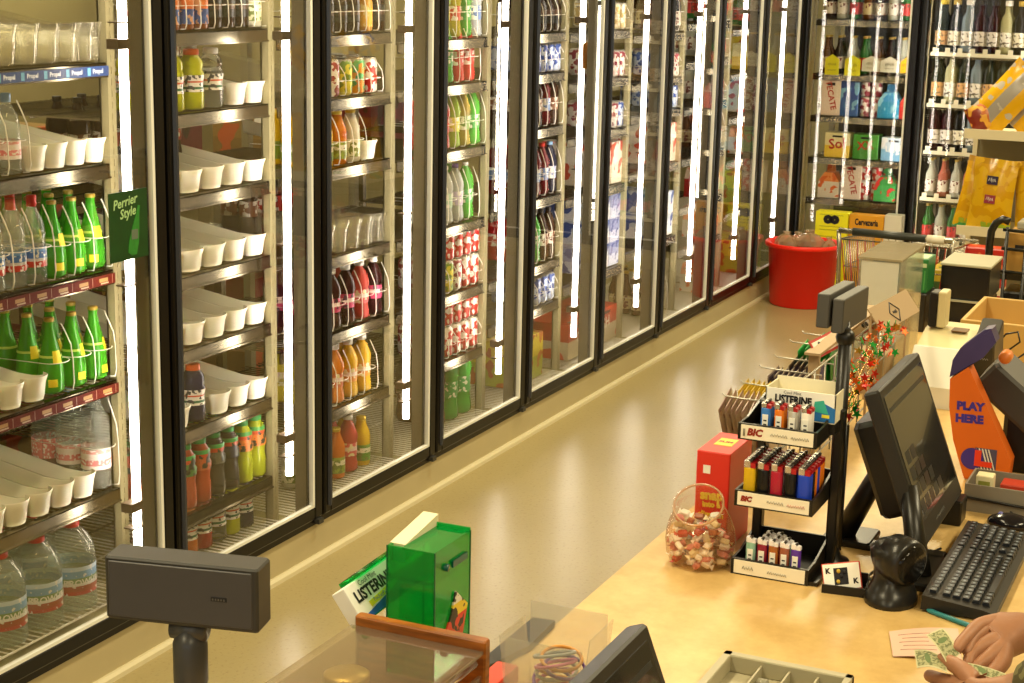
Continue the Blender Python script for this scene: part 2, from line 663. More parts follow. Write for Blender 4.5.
# ------------------------------------------------------------------ glides (white feed trays)
def glide_mesh(name, w, m, ln=0.52, h=0.05):
    """trough with flared rim and a scooped front stop; x across, y back, front at y=0; floor rises to the back"""
    g = G()
    prof = [(-w / 2, h), (-w / 2 + .004, h * .93), (-w * .40, 0.012), (-w * .33, 0.002), (w * .33, 0.002), (w * .40, 0.012), (w / 2 - .004, h * .93), (w / 2, h)]
    ys = [(0.03, 0.0, 1.0), (0.06, 0.0, 0.9), (0.12, .004, 0.85), (ln, 0.062, .9)]
    vs = []
    for y, dz, k in ys:
        for x, z in prof:
            vs.append((x, y, dz + z * k))
    n = len(prof)
    fs = []
    for j in range(len(ys) - 1):
        for i in range(n - 1):
            fs.append((j * n + i, j * n + i + 1, (j + 1) * n + i + 1, (j + 1) * n + i))
    g.put(vs, fs, 0, True)
    # rounded front stop, flared outwards at the top
    vs = []
    K = 12
    lv = [(0.002, .74, .75), (0.014, .80, .85), (h * .8, .90, 1.0), (h + .006, 1.0, 1.25), (h + .008, 0.97, 1.2)]
    for z, kx, ky in lv:
        for i in range(K + 1):
            a = PI + PI * i / K
            vs.append((w / 2 * kx * math.cos(a), 0.032 + 0.030 * ky * math.sin(a), z))
    fs = []
    for j in range(len(lv) - 1):
        for i in range(K):
            fs.append((j * (K + 1) + i, j * (K + 1) + i + 1, (j + 1) * (K + 1) + i + 1, (j + 1) * (K + 1) + i))
    fs.append(tuple(range(K + 1)))
    g.put(vs, fs, 0, True)
    return g.mesh(name, m)


GLM = mat('glide white', 'f3efdc', 0.35, trans=0.0, sss=0.15)
GLC = clear('glide clear', 'f4f2e4', 0.08, 1.5, 0.22, 'f2ecd2')
_gl = {}


def glide(M, w, clearp, label, group):
    key = (round(w, 3), clearp)
    if key not in _gl:
        _gl[key] = glide_mesh('bottle_glide', w, GLC if clearp else GLM, h=0.095 if clearp else 0.060)
    o = ob('bottle_glide', _gl[key])
    o.matrix_world = M
    return tag(o, label, 'feed tray', group)


# wire guard lane in front of bottles
def guard_mesh(w, h):
    """loop of white wire round the front bottle, with a bowed upright that follows the bottle"""
    g = G()
    K = 8
    pts = [(w / 2 * math.cos(PI + PI * i / K), 0.034 + 0.034 * math.sin(PI + PI * i / K), h * .42) for i in range(K + 1)]
    g.tube([(-w / 2, 0.25, h * .40)] + pts + [(w / 2, 0.25, h * .40)], 0.0012, 5)
    g.tube([(w * .30, 0.02, 0.003), (w * .40, 0.006, 0.004), (w * .42, 0.002, h * .12), (w * .42, 0.004, h * .45), (w * .40, .008, h * .62), (w * .28, .016, h * .78), (w * .22, .026, h * .90)], 0.0019, 6)  # bowed wire; on the green water bottles it stands in for a highlight
    return g.mesh('wire_guard', mat('white wire', 'f4f0e4', .35))


_gm = {}


def guard(M, w, h, label, group):
    key = (round(w, 3), h)
    if key not in _gm:
        _gm[key] = guard_mesh(w, h)
    o = ob('wire_guard', _gm[key])
    o.matrix_world = M
    return tag(o, label, 'wire guard', group)


# ------------------------------------------------------------------ drinks
PR = {
    'pet': [(.82, 0), (1, .03), (1, .24), (.93, .28), (.93, .50), (1, .54), (1, .60), (.86, .71), (.5, .85), (.34, .90), (.34, .94)],
    'ribbed': [(.82, 0), (1, .02), (1, .08), (.94, .10), (1, .12), (.94, .15), (1, .18), (1, .42), (.94, .45), (1, .48), (.94, .51), (1, .54), (1, .60), (.84, .72), (.5, .82), (.36, .86), (.36, .9)],
    'contour': [(.8, 0), (1, .04), (.97, .14), (.86, .26), (.9, .33), (.9, .52), (1, .6), (.95, .68), (.6, .83), (.36, .9), (.36, .94)],
    'wide': [(.85, 0), (1, .04), (.97, .28), (.88, .4), (.97, .50), (1, .56), (1, .60), (.84, .64), (.93, .70), (.92, .78), (.6, .87), (.56, .9)],
    'glass': [(.9, 0), (1, .03), (1, .58), (.92, .66), (.58, .82), (.5, .88), (.5, .92)],
    'perrier': [(.8, 0), (1, .05), (1, .24), (.93, .38), (.72, .56), (.48, .72), (.36, .84), (.34, .90), (.38, .91), (.36, .94)],
    'longneck': [(.92, 0), (1, .03), (1, .5), (.94, .57), (.5, .70), (.38, .9), (.42, .92)],
    'wine': [(.92, 0), (1, .02), (1, .58), (.9, .66), (.45, .76), (.38, .9), (.42, .92)],
    'jug': [(.85, 0), (1, .02), (1, .10), (.95, .12), (1, .14), (.96, .17), (1, .20), (1, .52), (.95, .54), (1, .57), (.95, .60), (1, .63), (.9, .74), (.55, .88), (.34, .92), (.34, .94)],
}
WATER = clear('water', 'f0f4f0', 0.04, 1.33, 0.20, 'eef2e6')
DR = {}


def liquid(name, col, tr=0.45, rough=0.08):
    return mat('drink ' + name, col, rough, trans=tr, ior=1.33)


def drink(key, name, desc, prof, h, r, body, cap, lz=None, lab=None, capr=None, caph=0.08, seg=14, plural=None, extra=None):
    DR[key] = dict(name=name, desc=desc, prof=prof, h=h, r=r, body=body, cap=cap, lz=lz, lab=lab, capr=capr, caph=caph, seg=seg, plural=plural or name.replace('_', ' ') + 's', extra=extra, m={})


def band_geo(g, d, m):
    z0, z1 = d['lz']
    P = PR[d['prof']]
    h, r = d['h'], d['r']
    pts = []
    zs = [z0] + [z for _, z in P if z0 < z < z1] + [z1]
    for z in zs:
        for (ra, za), (rb, zb) in zip(P, P[1:]):
            if za <= z <= zb:
                q = ra + (rb - ra) * (z - za) / max(1e-6, zb - za)
                break
        pts.append((q * r + 0.0006, z * h))
    g.lathe(pts, d['seg'], m, True, cap=False)


def cap_geo(g, d, m):
    P = PR[d['prof']]
    cr = (d['capr'] or P[-1][0] + .03) * d['r']
    z0 = P[-1][1] - .02
    g.lathe([(cr * .95, z0 * d['h']), (cr, (z0 + .01) * d['h']), (cr, (z0 + d['caph']) * d['h'] - .002), (cr * .85, (z0 + d['caph']) * d['h'])], 12, m, True)


def spawn(key, M, label, group, parts=True):
    d = DR[key]
    if key.startswith('can') or d['prof'] == 'can':
        if 'all' not in d['m']:
            r, h = d['r'], d['h']
            g = G().lathe([(r * .8, 0), (r, .008), (r, h - .012), (r * .82, h - .002)], d['seg'], 0, True, cap=True)
            b = g.mesh('can', [d['body']])
            g = G().lathe([(r * .83, h - .0022), (r * .83, h), (r * .76, h), (r * .75, h - .004), (0.001, h - .004)], d['seg'], 0, True)
            g.box((-.006, -.012, h - .004), (.006, .004, h - .001))
            d['m']['all'] = b
            d['m']['lid'] = g.mesh('lid', [STEEL])
        o = ob(d['name'], d['m']['all'])
        o.matrix_world = M
        if parts:
            ob('lid', d['m']['lid'], o)
        return tag(o, label, 'can', group)
    if not d['m']:
        P = [(a * d['r'], z * d['h']) for a, z in PR[d['prof']]]
        d['m']['body'] = G().lathe([(P[0][0] * .6, 0.004)] + P, d['seg']).mesh(d['name'], [d['body']])
        g = G()
        cap_geo(g, d, 0)
        d['m']['cap'] = g.mesh('cap', [d['cap']])
        if d['lz']:
            g = G()
            band_geo(g, d, 0)
            if d['extra']:
                d['extra'](g, d)
            d['m']['label'] = g.mesh('label', [d['lab'], mat('print white', 'f5f3ea', .5), mat('print red', 'b3261c', .5), mat('print yellow', 'f2dc2c', .5), INK])
        g = G().lathe([(P[0][0] * .6, 0.004)] + P, 10)
        cap_geo(g, d, 1)
        if d['lz']:
            band_geo(g, d, 2)
        d['m']['all'] = g.mesh(d['name'], [d['body'], d['cap'], d['lab'] or d['body']])
    if parts:
        o = ob(d['name'], d['m']['body'])
        o.matrix_world = M
        ob('cap', d['m']['cap'], o)
        if d['lz']:
            ob('label', d['m']['label'], o)
    else:
        o = ob(d['name'], d['m']['all'])
        o.matrix_world = M
    return tag(o, label, 'jug' if 'jug' in key else 'bottle', group)


def cm(name, h, rough=.35):
    return mat(name, h, rough)


C_GOLD, C_RED, C_BLUE, C_WHITE, C_ORANGE, C_GREEN, C_PURP, C_DARK, C_YEL = cm('cap gold', 'b89a3c', .3), cm('cap red', 'cf2a1c'), cm('cap blue', '8fb4dc'), cm('cap white', 'f0ece4'), cm('cap orange', 'e8641c'), cm('cap green', '2f9a4c'), cm('cap purple', '5a3a8c'), cm('cap dark', '2a2320'), cm('cap yellow', 'e3c53a')


def perrier_extra(g, d):
    # yellow tilted neck tag and gold script disc on the shoulder
    h, r = d['h'], d['r']
    for a0, z0, z1, w, m in ((-PI / 2 - .3, .10, .20, .34, 3), (-PI / 2 + .2, .40, .56, .42, 3)):
        vs = []
        for i in range(5):
            a = a0 - w + 2 * w * i / 4
            for z in (z0, z1):
                rr = r * (1.02 if z < .3 else (.93 if z < .5 else .74))
                vs.append((rr * math.cos(a), rr * math.sin(a), z * h))
        g.put(vs, [(2 * i, 2 * i + 2, 2 * i + 3, 2 * i + 1) for i in range(4)], m)


GREENG = mat('green glass', (0.10, 0.62, 0.03), 0.05, trans=0.5, ior=1.4)
GREENL = mat('green glass label', (0.55, 0.75, 0.12), 0.4)
drink('perrier', 'sparkling_water_bottle', 'green glass water bottle', 'perrier', .21, .036, GREENG, C_GOLD, (.47, .50), GREENL, caph=.05, plural='green glass water bottles', extra=perrier_extra)


def arrow_extra(g, d):
    h, r = d['h'], d['r']
    wrap_text(g, 'ARROWHEAD', r * .38, r * 1.03, h * .34, -PI / 2 - .5, 1, bold=.0006)


L_ARROW = bands('label mountain spring', [(0, 'b8432c'), (.12, 'a5522e'), (.32, 'e9ebe8'), (.42, '7d9a5e'), (.6, '7fa8c8'), (.85, 'c6d8e4')], blob='e9e6da', bscale=70, thr=.62)
drink('arrow', 'water_bottle', 'clear water bottle with red cap', 'ribbed', .225, .034, WATER, C_RED, (.19, .42), bands('label spring', [(0, 'c23a2c'), (.3, 'd8d4d0'), (.45, '4a78b8'), (.8, '6f9ccc')], blob='efece0', bscale=90), caph=.13, plural='red capped water bottles')
drink('w_evian', 'water_bottle', 'clear water bottle with blue cap', 'ribbed', .205, .033, WATER, C_BLUE, (.19, .42), bands('label pink', [(0, 'f3e6e0'), (.2, 'e88a8a'), (.5, 'f3e6e0'), (.8, 'e8a09a')], blob='f7efe9', bscale=120), caph=.11, plural='blue capped water bottles')
drink('w_evianL', 'water_bottle', 'large clear bottle with pale blue cap', 'ribbed', .29, .042, WATER, C_BLUE, (.2, .40), bands('label pink', []), caph=.08, plural='blue capped water bottles')
drink('jug', 'water_jug', 'clear water jug with red cap', 'jug', .250, .066, clear('jug water', 'eef4ea', 0.05, 1.33, 0.20, 'e8eede'), C_RED, (.20, .52), L_ARROW, caph=.07, seg=20, extra=arrow_extra)
# sports drinks
LB_G = bands('label lightning', [(0, 'efe9e0'), (.15, '2c6a4a'), (.3, 'f0ece4'), (.55, 'd8552c'), (.65, 'efe9e0')], blob='3c3c40', bscale=60)
for k, c, cap in (('yellow', (.80, .85, .02), C_ORANGE), ('clear', (.85, .87, .80), C_WHITE), ('lemon', (.75, .80, .02), C_WHITE), ('dark', (.03, .03, .10), C_ORANGE), ('redd', (.55, .03, .02), C_ORANGE), ('orange', (.85, .22, .02), C_ORANGE)):
    drink('gat_' + k, 'sports_drink_bottle', {'redd': 'red', 'lemon': 'lemon'}.get(k, k) + ' sports drink bottle', 'wide', .178, .037, liquid('g' + k, c, .5 if k != 'clear' else .95), cap, (.29, .56), LB_G, capr=.62, caph=.10, plural='sports drink bottles')
for k, c, lc in (('citrus', (.75, .85, .03), 'd8762c'), ('grape', (.10, .09, .07), '2c2f3c'), ('smoke', (.12, .11, .08), '5a5c4a'), ('coral', (.80, .14, .05), 'b85a2c'), ('peach', (.85, .18, .08), '4a7a3c')):
    drink('fr_' + k, 'fruit_water_bottle', k + ' fruit water bottle, green cap', 'wide', .21, .037, liquid('f' + k, c, .55), C_GREEN, (.50, .80), bands('label fr ' + k, [(0, lc), (.6, 'c84a2c'), (.8, '3a9a4a')], blob='2a2c22', bscale=50), capr=.6, caph=.08, plural='fruit water bottles with green caps')
# glass juices and teas
for k, c, cap, lc in (('milky', (.78, .74, .55), C_YEL, 'd8d4ac'), ('tango', (.85, .22, .02), C_YEL, '8ca03c'), ('sun', (.85, .55, .02), C_YEL, '5a8c2c'), ('amber', (.45, .20, .03), C_RED, 'e0d8c4')):
    drink('ju_' + k, 'juice_bottle', {'milky': 'milky white', 'tango': 'orange', 'sun': 'yellow', 'amber': 'amber'}[k] + ' glass juice bottle', 'glass', .185, .034, liquid('j' + k, c, .35), cap, (.10, .42), bands('label ju ' + k, [(0, lc), (.5, 'e9e2c8'), (.8, lc)], blob='6a7a34', bscale=60), caph=.07, plural='glass juice bottles')
for k, c, cap, lc in (('purple', (.05, .01, .012), C_WHITE, 'c8406c'), ('rose', (.62, .08, .06), C_WHITE, 'd85a5c'), ('nectar', (.85, .50, .03), C_WHITE, 'd88a2c'), ('peach', (.85, .28, .04), C_WHITE, 'c86a3c'), ('lemon', (.85, .72, .05), C_WHITE, 'b8a83c')):
    drink('pj_' + k, 'juice_bottle', {'purple': 'dark purple', 'nectar': 'golden', 'rose': 'pink'}.get(k, k) + ' juice bottle, white cap', 'contour', .205, .037, liquid('p' + k, c, .25), cap, (.28, .52), bands('label pj ' + k, [(0, lc), (.4, 'e8d0c4'), (.7, lc)], blob='4a2c3c' if k == 'purple' else 'e8e0b0', bscale=60), capr=.48, caph=.10, plural='juice bottles with white caps')
# sodas
for k, c, cap, lc in (('cola', (.03, .008, .004), C_RED, 'b8281c'), ('root', (.05, .02, .01), C_DARK, '7a4a2c'), ('lime', (.10, .62, .06), C_WHITE, '3c9a4c'), ('limey', (.45, .75, .05), C_GREEN, 'd8d44c'), ('clearp', (.75, .80, .78), C_PURP, 'b8a8c8'), ('clearw', (.80, .84, .78), C_WHITE, 'a8c8a8'), ('ginger', (.60, .45, .08), C_GREEN, '6a8a3c'), ('strawb', (.55, .02, .02), C_RED, 'c8302c'), ('yellow', (.80, .70, .04), C_YEL, 'c83a2c'), ('bluew', (.70, .75, .82), C_BLUE, '5a7ab8'), ('dkred', (.16, .01, .015), C_RED, '6c86b8'), ('dkblue', (.02, .02, .05), C_BLUE, '8c94b8')):
    drink('so_' + k, 'soda_bottle', {'cola': 'dark cola bottle, red label', 'root': 'dark brown soda bottle', 'lime': 'bright green soda bottle', 'limey': 'yellow green soda bottle', 'clearp': 'clear soda bottle, purple cap', 'clearw': 'clear soda bottle, white cap', 'ginger': 'golden soda bottle', 'strawb': 'red soda bottle', 'yellow': 'yellow soda bottle', 'bluew': 'clear soda bottle, blue label', 'dkred': 'dark red soda bottle', 'dkblue': 'dark soda bottle, blue label'}[k], 'contour', .225, .036, liquid('s' + k, c, .5 if k in ('lime', 'limey', 'clearp', 'clearw', 'bluew', 'yellow', 'ginger') else .2), cap, (.28, .52), bands('label so ' + k, [(0, lc), (.5, lc)], blob='ece6da', bscale=55), caph=.07, plural='soda bottles')
drink('so_2l', 'soda_bottle', 'large green soda bottle', 'contour', .30, .052, liquid('s2l', (.10, .60, .08), .5), C_WHITE, (.3, .52), bands('label so lime', []), caph=.06, plural='large soda bottles')
drink('so_2b', 'soda_bottle', 'large brown soda bottle', 'contour', .30, .052, liquid('s2b', (.16, .08, .03), .3), C_WHITE, (.3, .52), bands('label so root', []), caph=.06, plural='large soda bottles')
drink('coffee', 'coffee_bottle', 'small dark glass coffee bottle', 'glass', .165, .031, mat('coffee', '2c1a10', .15), C_DARK, (.2, .55), bands('label coffee', [(0, '15110f'), (.4, '5c4436'), (.7, '151214')], blob='2c3c34', bscale=60), plural='coffee bottles')
drink('cofforange', 'coffee_bottle', 'small orange labelled bottle', 'glass', .165, .031, mat('coffeeo', '8a4a20', .15), C_WHITE, (.1, .62), bands('label co', [(0, '3c5aa0'), (.3, '2c4c94'), (.5, 'd8702c'), (.9, 'c85a2c')], blob='d8a07a', bscale=50), plural='coffee bottles')
drink('coffgold', 'coffee_bottle', 'small gold labelled bottle', 'glass', .165, .031, mat('coffeeg', 'c08a18', .15), C_WHITE, (.1, .62), bands('label cg', [(0, 'd8a01c'), (.7, 'b88414')], blob='d8c07a', bscale=50), plural='coffee bottles')
for k, lc, l2 in (('red', 'c0201a', 'e6ded2'), ('yellow', 'd8cc3a', '6a8a2c'), ('blue', 'c4d0e8', '2c4c9c'), ('white', 'e6e2da', '8c2c3c'), ('brown', '6a4a2c', 'c8a85a'), ('citrus', 'd88a2c', '3c9a5c'), ('gold', 'c8b070', 'f0e8d0')):
    drink('can_' + k, 'soda_can', k + ' drink can', 'can', .122, .032, bands('can ' + k, [(0, lc), (.45, lc), (.9, 'b8b4ac')], blob=l2, bscale=34, metal=.25, thr=.52), STEEL, seg=14, plural='drink cans')
for k, c, lc in (('brown', (.14, .05, .01), 'c8b88a'), ('green', (.03, .22, .03), 'c8302c'), ('dark', (.03, .012, .008), 'd8d0c0'), ('clear', (.7, .72, .6), 'e0dcd0'), ('pink', (.7, .2, .12), 'd8d0c0')):
    drink('lb_' + k, 'beer_bottle', k + ' long necked bottle', 'longneck', .235, .031, liquid('l' + k, c, .4), C_GOLD, (.12, .42), bands('label lb ' + k, [(0, lc), (.5, 'e8e2d4')], blob='6c2c1c', bscale=60), caph=.06, plural='long necked bottles')
for k, c, cap, lc in (('dark', (.012, .012, .01), C_GOLD, 'e4dcc0'), ('white', (.60, .58, .30), C_WHITE, 'e8e4d4'), ('rosso', (.04, .005, .006), C_DARK, 'ded8cc'), ('blue', (.25, .32, .36), C_WHITE, 'f0ece0'), ('gold', (.02, .03, .015), C_YEL, 'd8a86c')):
    drink('wi_' + k, 'wine_bottle', {'dark': 'dark wine', 'white': 'pale wine', 'rosso': 'red wine', 'blue': 'clear wine', 'gold': 'sparkling wine'}[k] + ' bottle', 'wine', .30, .037, liquid('w' + k, c, .3), cap, (.12, .40), bands('label wi ' + k, [(0, lc), (.5, lc)], blob='5a5040', bscale=70), caph=.2 if k == 'gold' else .10, plural='wine bottles')

# cartons
CART = {}


def carton(key, name, desc, size, face, top=None, txt=None, tcol=None, tsz=.05, handle=False):
    CART[key] = dict(name=name, desc=desc, size=size, face=face, top=top or face, txt=txt, tcol=tcol, tsz=tsz, handle=handle, me=None)


def put_carton(key, M, label, group):
    d = CART[key]
    if not d['me']:
        w, dp, h = d['size']
        g = G()
        if d['handle']:   # sloped bottle carrier with a raised handle board
            g.prism([(-w / 2, 0), (w / 2, 0), (w / 2, h * .5), (w * .22, h * .78), (-w * .22, h * .78), (-w / 2, h * .5)], 0, dp, 'xz')
            g.prism([(-w * .24, h * .6), (w * .24, h * .6), (w * .18, h), (-w * .18, h)], dp * .45, dp * .55, 'xz')
        else:
            g.box((-w / 2, 0, 0), (w / 2, dp, h), 0, .003)
        if d['txt']:
            put_text(g, d['txt'], d['tsz'], frame((0, -0.0008, h * .55 if not d['handle'] else h * .3), (1, 0, .12) if 'TECATE' != d['txt'] else (.25, 0, -1), (-.12, 0, 1) if 'TECATE' != d['txt'] else (1, 0, .25)), 1, bold=d['tsz'] * .02)
            g.box((-w * .2, -.0006, h * .82), (w * .2, .001, h * .9), 2) if not d['handle'] else None
        d['me'] = g.mesh(d['name'], [d['face'], d['tcol'] or INK, INK])
    o = ob(d['name'], d['me'])
    o.matrix_world = M
    return tag(o, label, 'carton', group)


def cf(name, a, b, blob=None, s=14, thr=.55):
    return bands('carton ' + name, [(0, a), (.5, b)], blob=blob, bscale=s, thr=thr)


TW, TR, TY, TB = mat('print white', 'f5f3ea', .5), mat('print red', 'b3261c', .5), mat('print yellow', 'f2dc2c', .5), mat('print blue', '2c4a9c', .5)
carton('blue12', 'can_carton', 'pale blue can carton', (.13, .40, .115), cf('blue12', 'c8cce0', '8c94bc', '4a5290', 22), txt=None)
carton('white12', 'can_carton', 'white and blue can carton', (.13, .40, .115), cf('white12', 'e8e6e8', 'c8d0e0', '3c54a0', 12))
carton('redgh', 'beer_carton', 'red and tan beer carton', (.30, .26, .17), cf('redgh', 'cabca0', 'b0301c', 'c8482c', 6), txt='GH', tcol=TW, tsz=.075)
carton('orange12', 'beer_carton', 'orange trimmed white carton', (.24, .34, .13), cf('orange12', 'd8c8a8', 'd0562c', 'cc6a3c', 10))
carton('salt', 'can_carton', 'white red and yellow carton', (.14, .3, .2), cf('salt', 'e0d4c0', 'e8e0d4', 'c8442c', 12))
carton('sol', 'beer_carton', 'yellow beer carton with red script', (.155, .12, .15), cf('sol', 'e8c83c', 'e8e0a8'), txt='Sol', tcol=TR, tsz=.085)
carton('xx', 'beer_carton', 'green beer carton with red letters', (.155, .12, .15), cf('xx', '3c8a2c', '4a9c34'), txt='XX', tcol=TR, tsz=.07)
carton('ltblue', 'beer_carton', 'light blue beer carton', (.15, .12, .14), cf('ltblue', '7ab0d8', 'c8dcec', 'eef2f4', 14), txt='Light', tcol=TW, tsz=.05)
carton('tecate', 'beer_carton', 'white and red beer carton', (.12, .12, .22), cf('tecate', 'e8d8c8', 'e4d4c0', 'd85a3c', 9, thr=.62), txt='TECATE', tcol=TR, tsz=.05)
carton('bluebox', 'beer_carton', 'deep blue beer carton', (.11, .12, .21), cf('bluebox', '2c5a9c', '2c4c94', '7ab0d0', 14))
carton('sixor', 'bottle_carrier', 'orange bottle carrier', (.13, .12, .2), cf('sixor', 'e0d8c8', 'e8904c', 'd8662c', 18), handle=True)
carton('sixgr', 'bottle_carrier', 'green bottle carrier', (.13, .12, .2), cf('sixgr', '3c9a4c', '2c8a3c', 'c8302c', 16), handle=True)
carton('sixbl', 'bottle_carrier', 'teal bottle carrier', (.13, .12, .2), cf('sixbl', '2c8ab0', '3c8cc0', '8cc4d4', 16), handle=True)
carton('sixrd', 'bottle_carrier', 'red bottle carrier', (.13, .12, .2), cf('sixrd', 'a8241c', 'c8b09c', 'b8342c', 16), handle=True)
carton('snack', 'snack_carton', 'yellow carton on the cooler floor', (.16, .3, .2), cf('snack', 'a8b03c', 'd8c43c', 'b8642c', 12))
carton('crate', 'stock_crate', 'dark red stock crate', (.34, .25, .28), cf('crate', '7a1c20', '8a2428', '5c3418', 9))
carton('brownb', 'stock_box', 'brown stock box', (.34, .25, .3), cf('brownb', '8a6a34', '9c7a3c', 'c85a2c', 7))

# ------------------------------------------------------------------ bays
GAT = 0.195   # shelf front y


def fill(base, bay, row, z, xr, pitch, lanes, g_clear=False, rows=2, parts=True, gw=None, gh=None, y0=None, dy=None, backz=.0, guardon=True):
    """base: matrix of the bay; lanes from right to left. 'e' empty glide, 'e:key' empty glide with drinks farther back, '' nothing"""
    y0 = GAT if y0 is None else y0
    gw = gw or pitch * .96
    for i, key in enumerate(lanes):
        x = xr - pitch * (i + .5)
        where = '%s from right, %%s row, %s shelf, %s' % (ordn(i), ordn(row), bay)
        if key == '':
            continue
        if key.startswith('e'):
            cl = g_clear or key.startswith('ec')
            glide(base @ Matrix.Translation((x, y0 + .004, z + .004)), gw, cl,
                  ('clear' if cl else 'white') + ' empty bottle glide, %s from right, %s shelf, %s' % (ordn(i), ordn(row), bay), 'empty glides on the %s shelf of the %s' % (ordn(row), bay))
            if ':' in key:
                kk = key.split(':')[1]
                d = DR[kk]
                for j in (0, 1):
                    yy = y0 + .34 + j * (d['r'] * 2.1)
                    spawn(kk, base @ Matrix.Translation((x, yy, z + .05)), d['desc'] + ' far back, ' + '%s from right, %s shelf, %s' % (ordn(i), ordn(row), bay), d['plural'] + ' behind empty glides', False) if j == 0 or rows > 1 else None
            continue
        kk = key
        if kk in CART:
            d = CART[kk]
            n = max(1, int(pitch * 0 + 1))
            put_carton(kk, base @ Matrix.Translation((x, y0 + .02, z + .0045)), d['desc'] + ', ' + '%s from right, %s shelf, %s' % (ordn(i), ordn(row), bay), 'cartons in the ' + bay)
            continue
        d = DR[kk]
        if guardon:
            guard(base @ Matrix.Translation((x, y0, z + .004)), pitch * .92, d['h'], 'white wire guard, %s from right, %s shelf, %s' % (ordn(i), ordn(row), bay), 'wire guards on the %s shelf of the %s' % (ordn(row), bay))
        for j in range(rows):
            yy = y0 + .014 + d['r'] + j * (dy or d['r'] * 2.08)
            spawn(kk, base @ Matrix.Translation((x, yy, z + .004 + j * .004)) @ Matrix.Rotation(rnd.uniform(-.5, .5) if 'jug' not in kk else .2, 4, 'Z'),
                  d['desc'] + ', ' + where % ordn(j), d['plural'] + ' on the %s shelf of the %s' % (ordn(row), bay), parts and j < 2)


DECKZ = 0.05


def bay(k, zs, specs, strips={}, rows=2, parts=True):
    base = Matrix.Translation((k * W, 0, 0))
    name = '%s cooler' % BAYN[k]
    for i, z in enumerate(zs):
        shelf(base @ Matrix.Translation((SHX[0], GAT, z - .004)), SHX[1] - SHX[0], SM, name, i, strips.get(i))
    for sp in specs:
        r, pitch, lanes = sp[0], sp[1], sp[2]
        kw = dict(sp[3]) if len(sp) > 3 else {}
        z = zs[r] if r < len(zs) else DECKS[k]
        kw.setdefault('rows', rows)
        fill(base, name, r, z, kw.pop('xr', LXR), pitch, lanes, parts=parts, **kw)


DECKS = [0.115, 0.085, 0.09, 0.09, 0.09, .09, .09, .09, .09]
# raised wire floor rack on every bay
for k in range(9):
    t = empty('floor_rack', (k * W + SHX[0], GAT - .03, DECKS[k] - .004), 'white wire floor rack at the bottom of the %s side cooler' % BAYN[k], 'rack', 'wire floor racks in the coolers')
    g = G()
    w = SHX[1] - SHX[0]
    for i in range(31):
        x = w * i / 30
        g.box((x - .0015, 0, 0.0), (x + .0015, .62, .003))
    for y in (0, .3, .6):
        g.box((0, y, -.004), (w, y + .005, 0))
    ob('wire_grid', g.mesh('wire_grid', mat('white wire', 'f4f0e4', .35)), t)
    g = G()
    for x in (0.004, w - .004):
        for y in (.01, .59):
            g.box((x - .004, y - .004, .05 - DECKS[k] + .004), (x + .004, y + .004, -.003))
    ob('feet', g.mesh('feet', STEEL), t)

bay(0, [1.60, 1.33, 1.04, .73, .415], [
    (0, .082, ['ec', 'ec', 'ec', 'ec', 'ec', 'ec']),
    (1, .079, ['e', 'e', 'e', 'e', 'w_evian', 'w_evian', 'w_evian']),
    (2, .079, ['perrier', 'perrier', 'perrier', 'arrow', 'arrow', 'arrow', 'arrow'], dict(rows=3)),
    (3, .090, ['perrier', 'perrier', 'perrier', 'e:perrier', 'e:perrier', 'e'], dict(rows=3)),
    (4, .090, ['w_evianL', 'e', 'e', 'e', 'e', 'e'], dict(rows=3)),
    (5, .142, ['', 'jug', 'jug', 'jug'], dict(rows=2, xr=.07, guardon=False, y0=.15)),
], {0: 'blue', 2: 'red', 3: 'red'})
bay(1, [1.67, 1.44, 1.20, .965, .745, .50, .235], [
    (0, .070, ['ju_milky', 'coffee', 'coffee', 'coffee', 'cofforange', 'cofforange', 'cofforange'], dict(gh=.14)),
    (1, .098, ['e:so_root', 'e:so_cola', 'gat_clear', 'gat_yellow', 'gat_lemon', 'gat_yellow'], dict(guardon=False)),
    (2, .112, ['e:so_cola', 'e:so_root', 'e:so_cola', 'e:so_root', 'e:so_root']),
    (3, .112, ['e', 'e', 'e', 'e', 'e']),
    (4, .112, ['e', 'e', 'e', 'e', 'e']),
    (5, .105, ['e', 'e', 'e', 'gat_dark', 'e'], dict(guardon=False)),
    (6, .0765, ['fr_citrus', 'fr_citrus', 'fr_grape', 'fr_smoke', 'fr_coral', 'fr_peach', 'fr_peach'], dict(guardon=False, rows=3)),
    (7, .0765, ['', 'gat_dark', 'gat_yellow', 'gat_clear', 'gat_redd', 'gat_orange', 'gat_clear'], dict(guardon=False)),
])
bay(2, [1.64, 1.43, 1.20, .90, .635, .365], [
    (0, .085, ['coffee', 'coffgold', 'coffee', 'coffee', 'coffee'], dict(gh=.15)),
    (1, .085, ['', 'can_red', 'can_citrus', 'can_yellow', 'can_white', 'ec'], dict(xr=.08, rows=3)),
    (2, .090, ['e', 'ju_milky', 'ju_tango', 'ju_sun', 'ju_sun'], dict(xr=-.03, rows=3)),
    (3, .090, ['ec:so_cola', 'ec:so_cola', 'ec:so_cola', 'ec:so_cola', 'ec:so_root']),
    (4, .097, ['pj_purple', 'pj_rose', 'pj_purple', 'pj_purple', 'pj_purple'], dict(rows=3)),
    (5, .095, ['', 'pj_nectar', 'pj_nectar', 'pj_peach', 'pj_lemon'], dict(xr=.06, rows=3)),
    (6, .09, ['', 'ju_sun', 'pj_rose', 'ju_tango', 'pj_lemon', 'ju_milky'], dict(rows=2, guardon=False)),
])
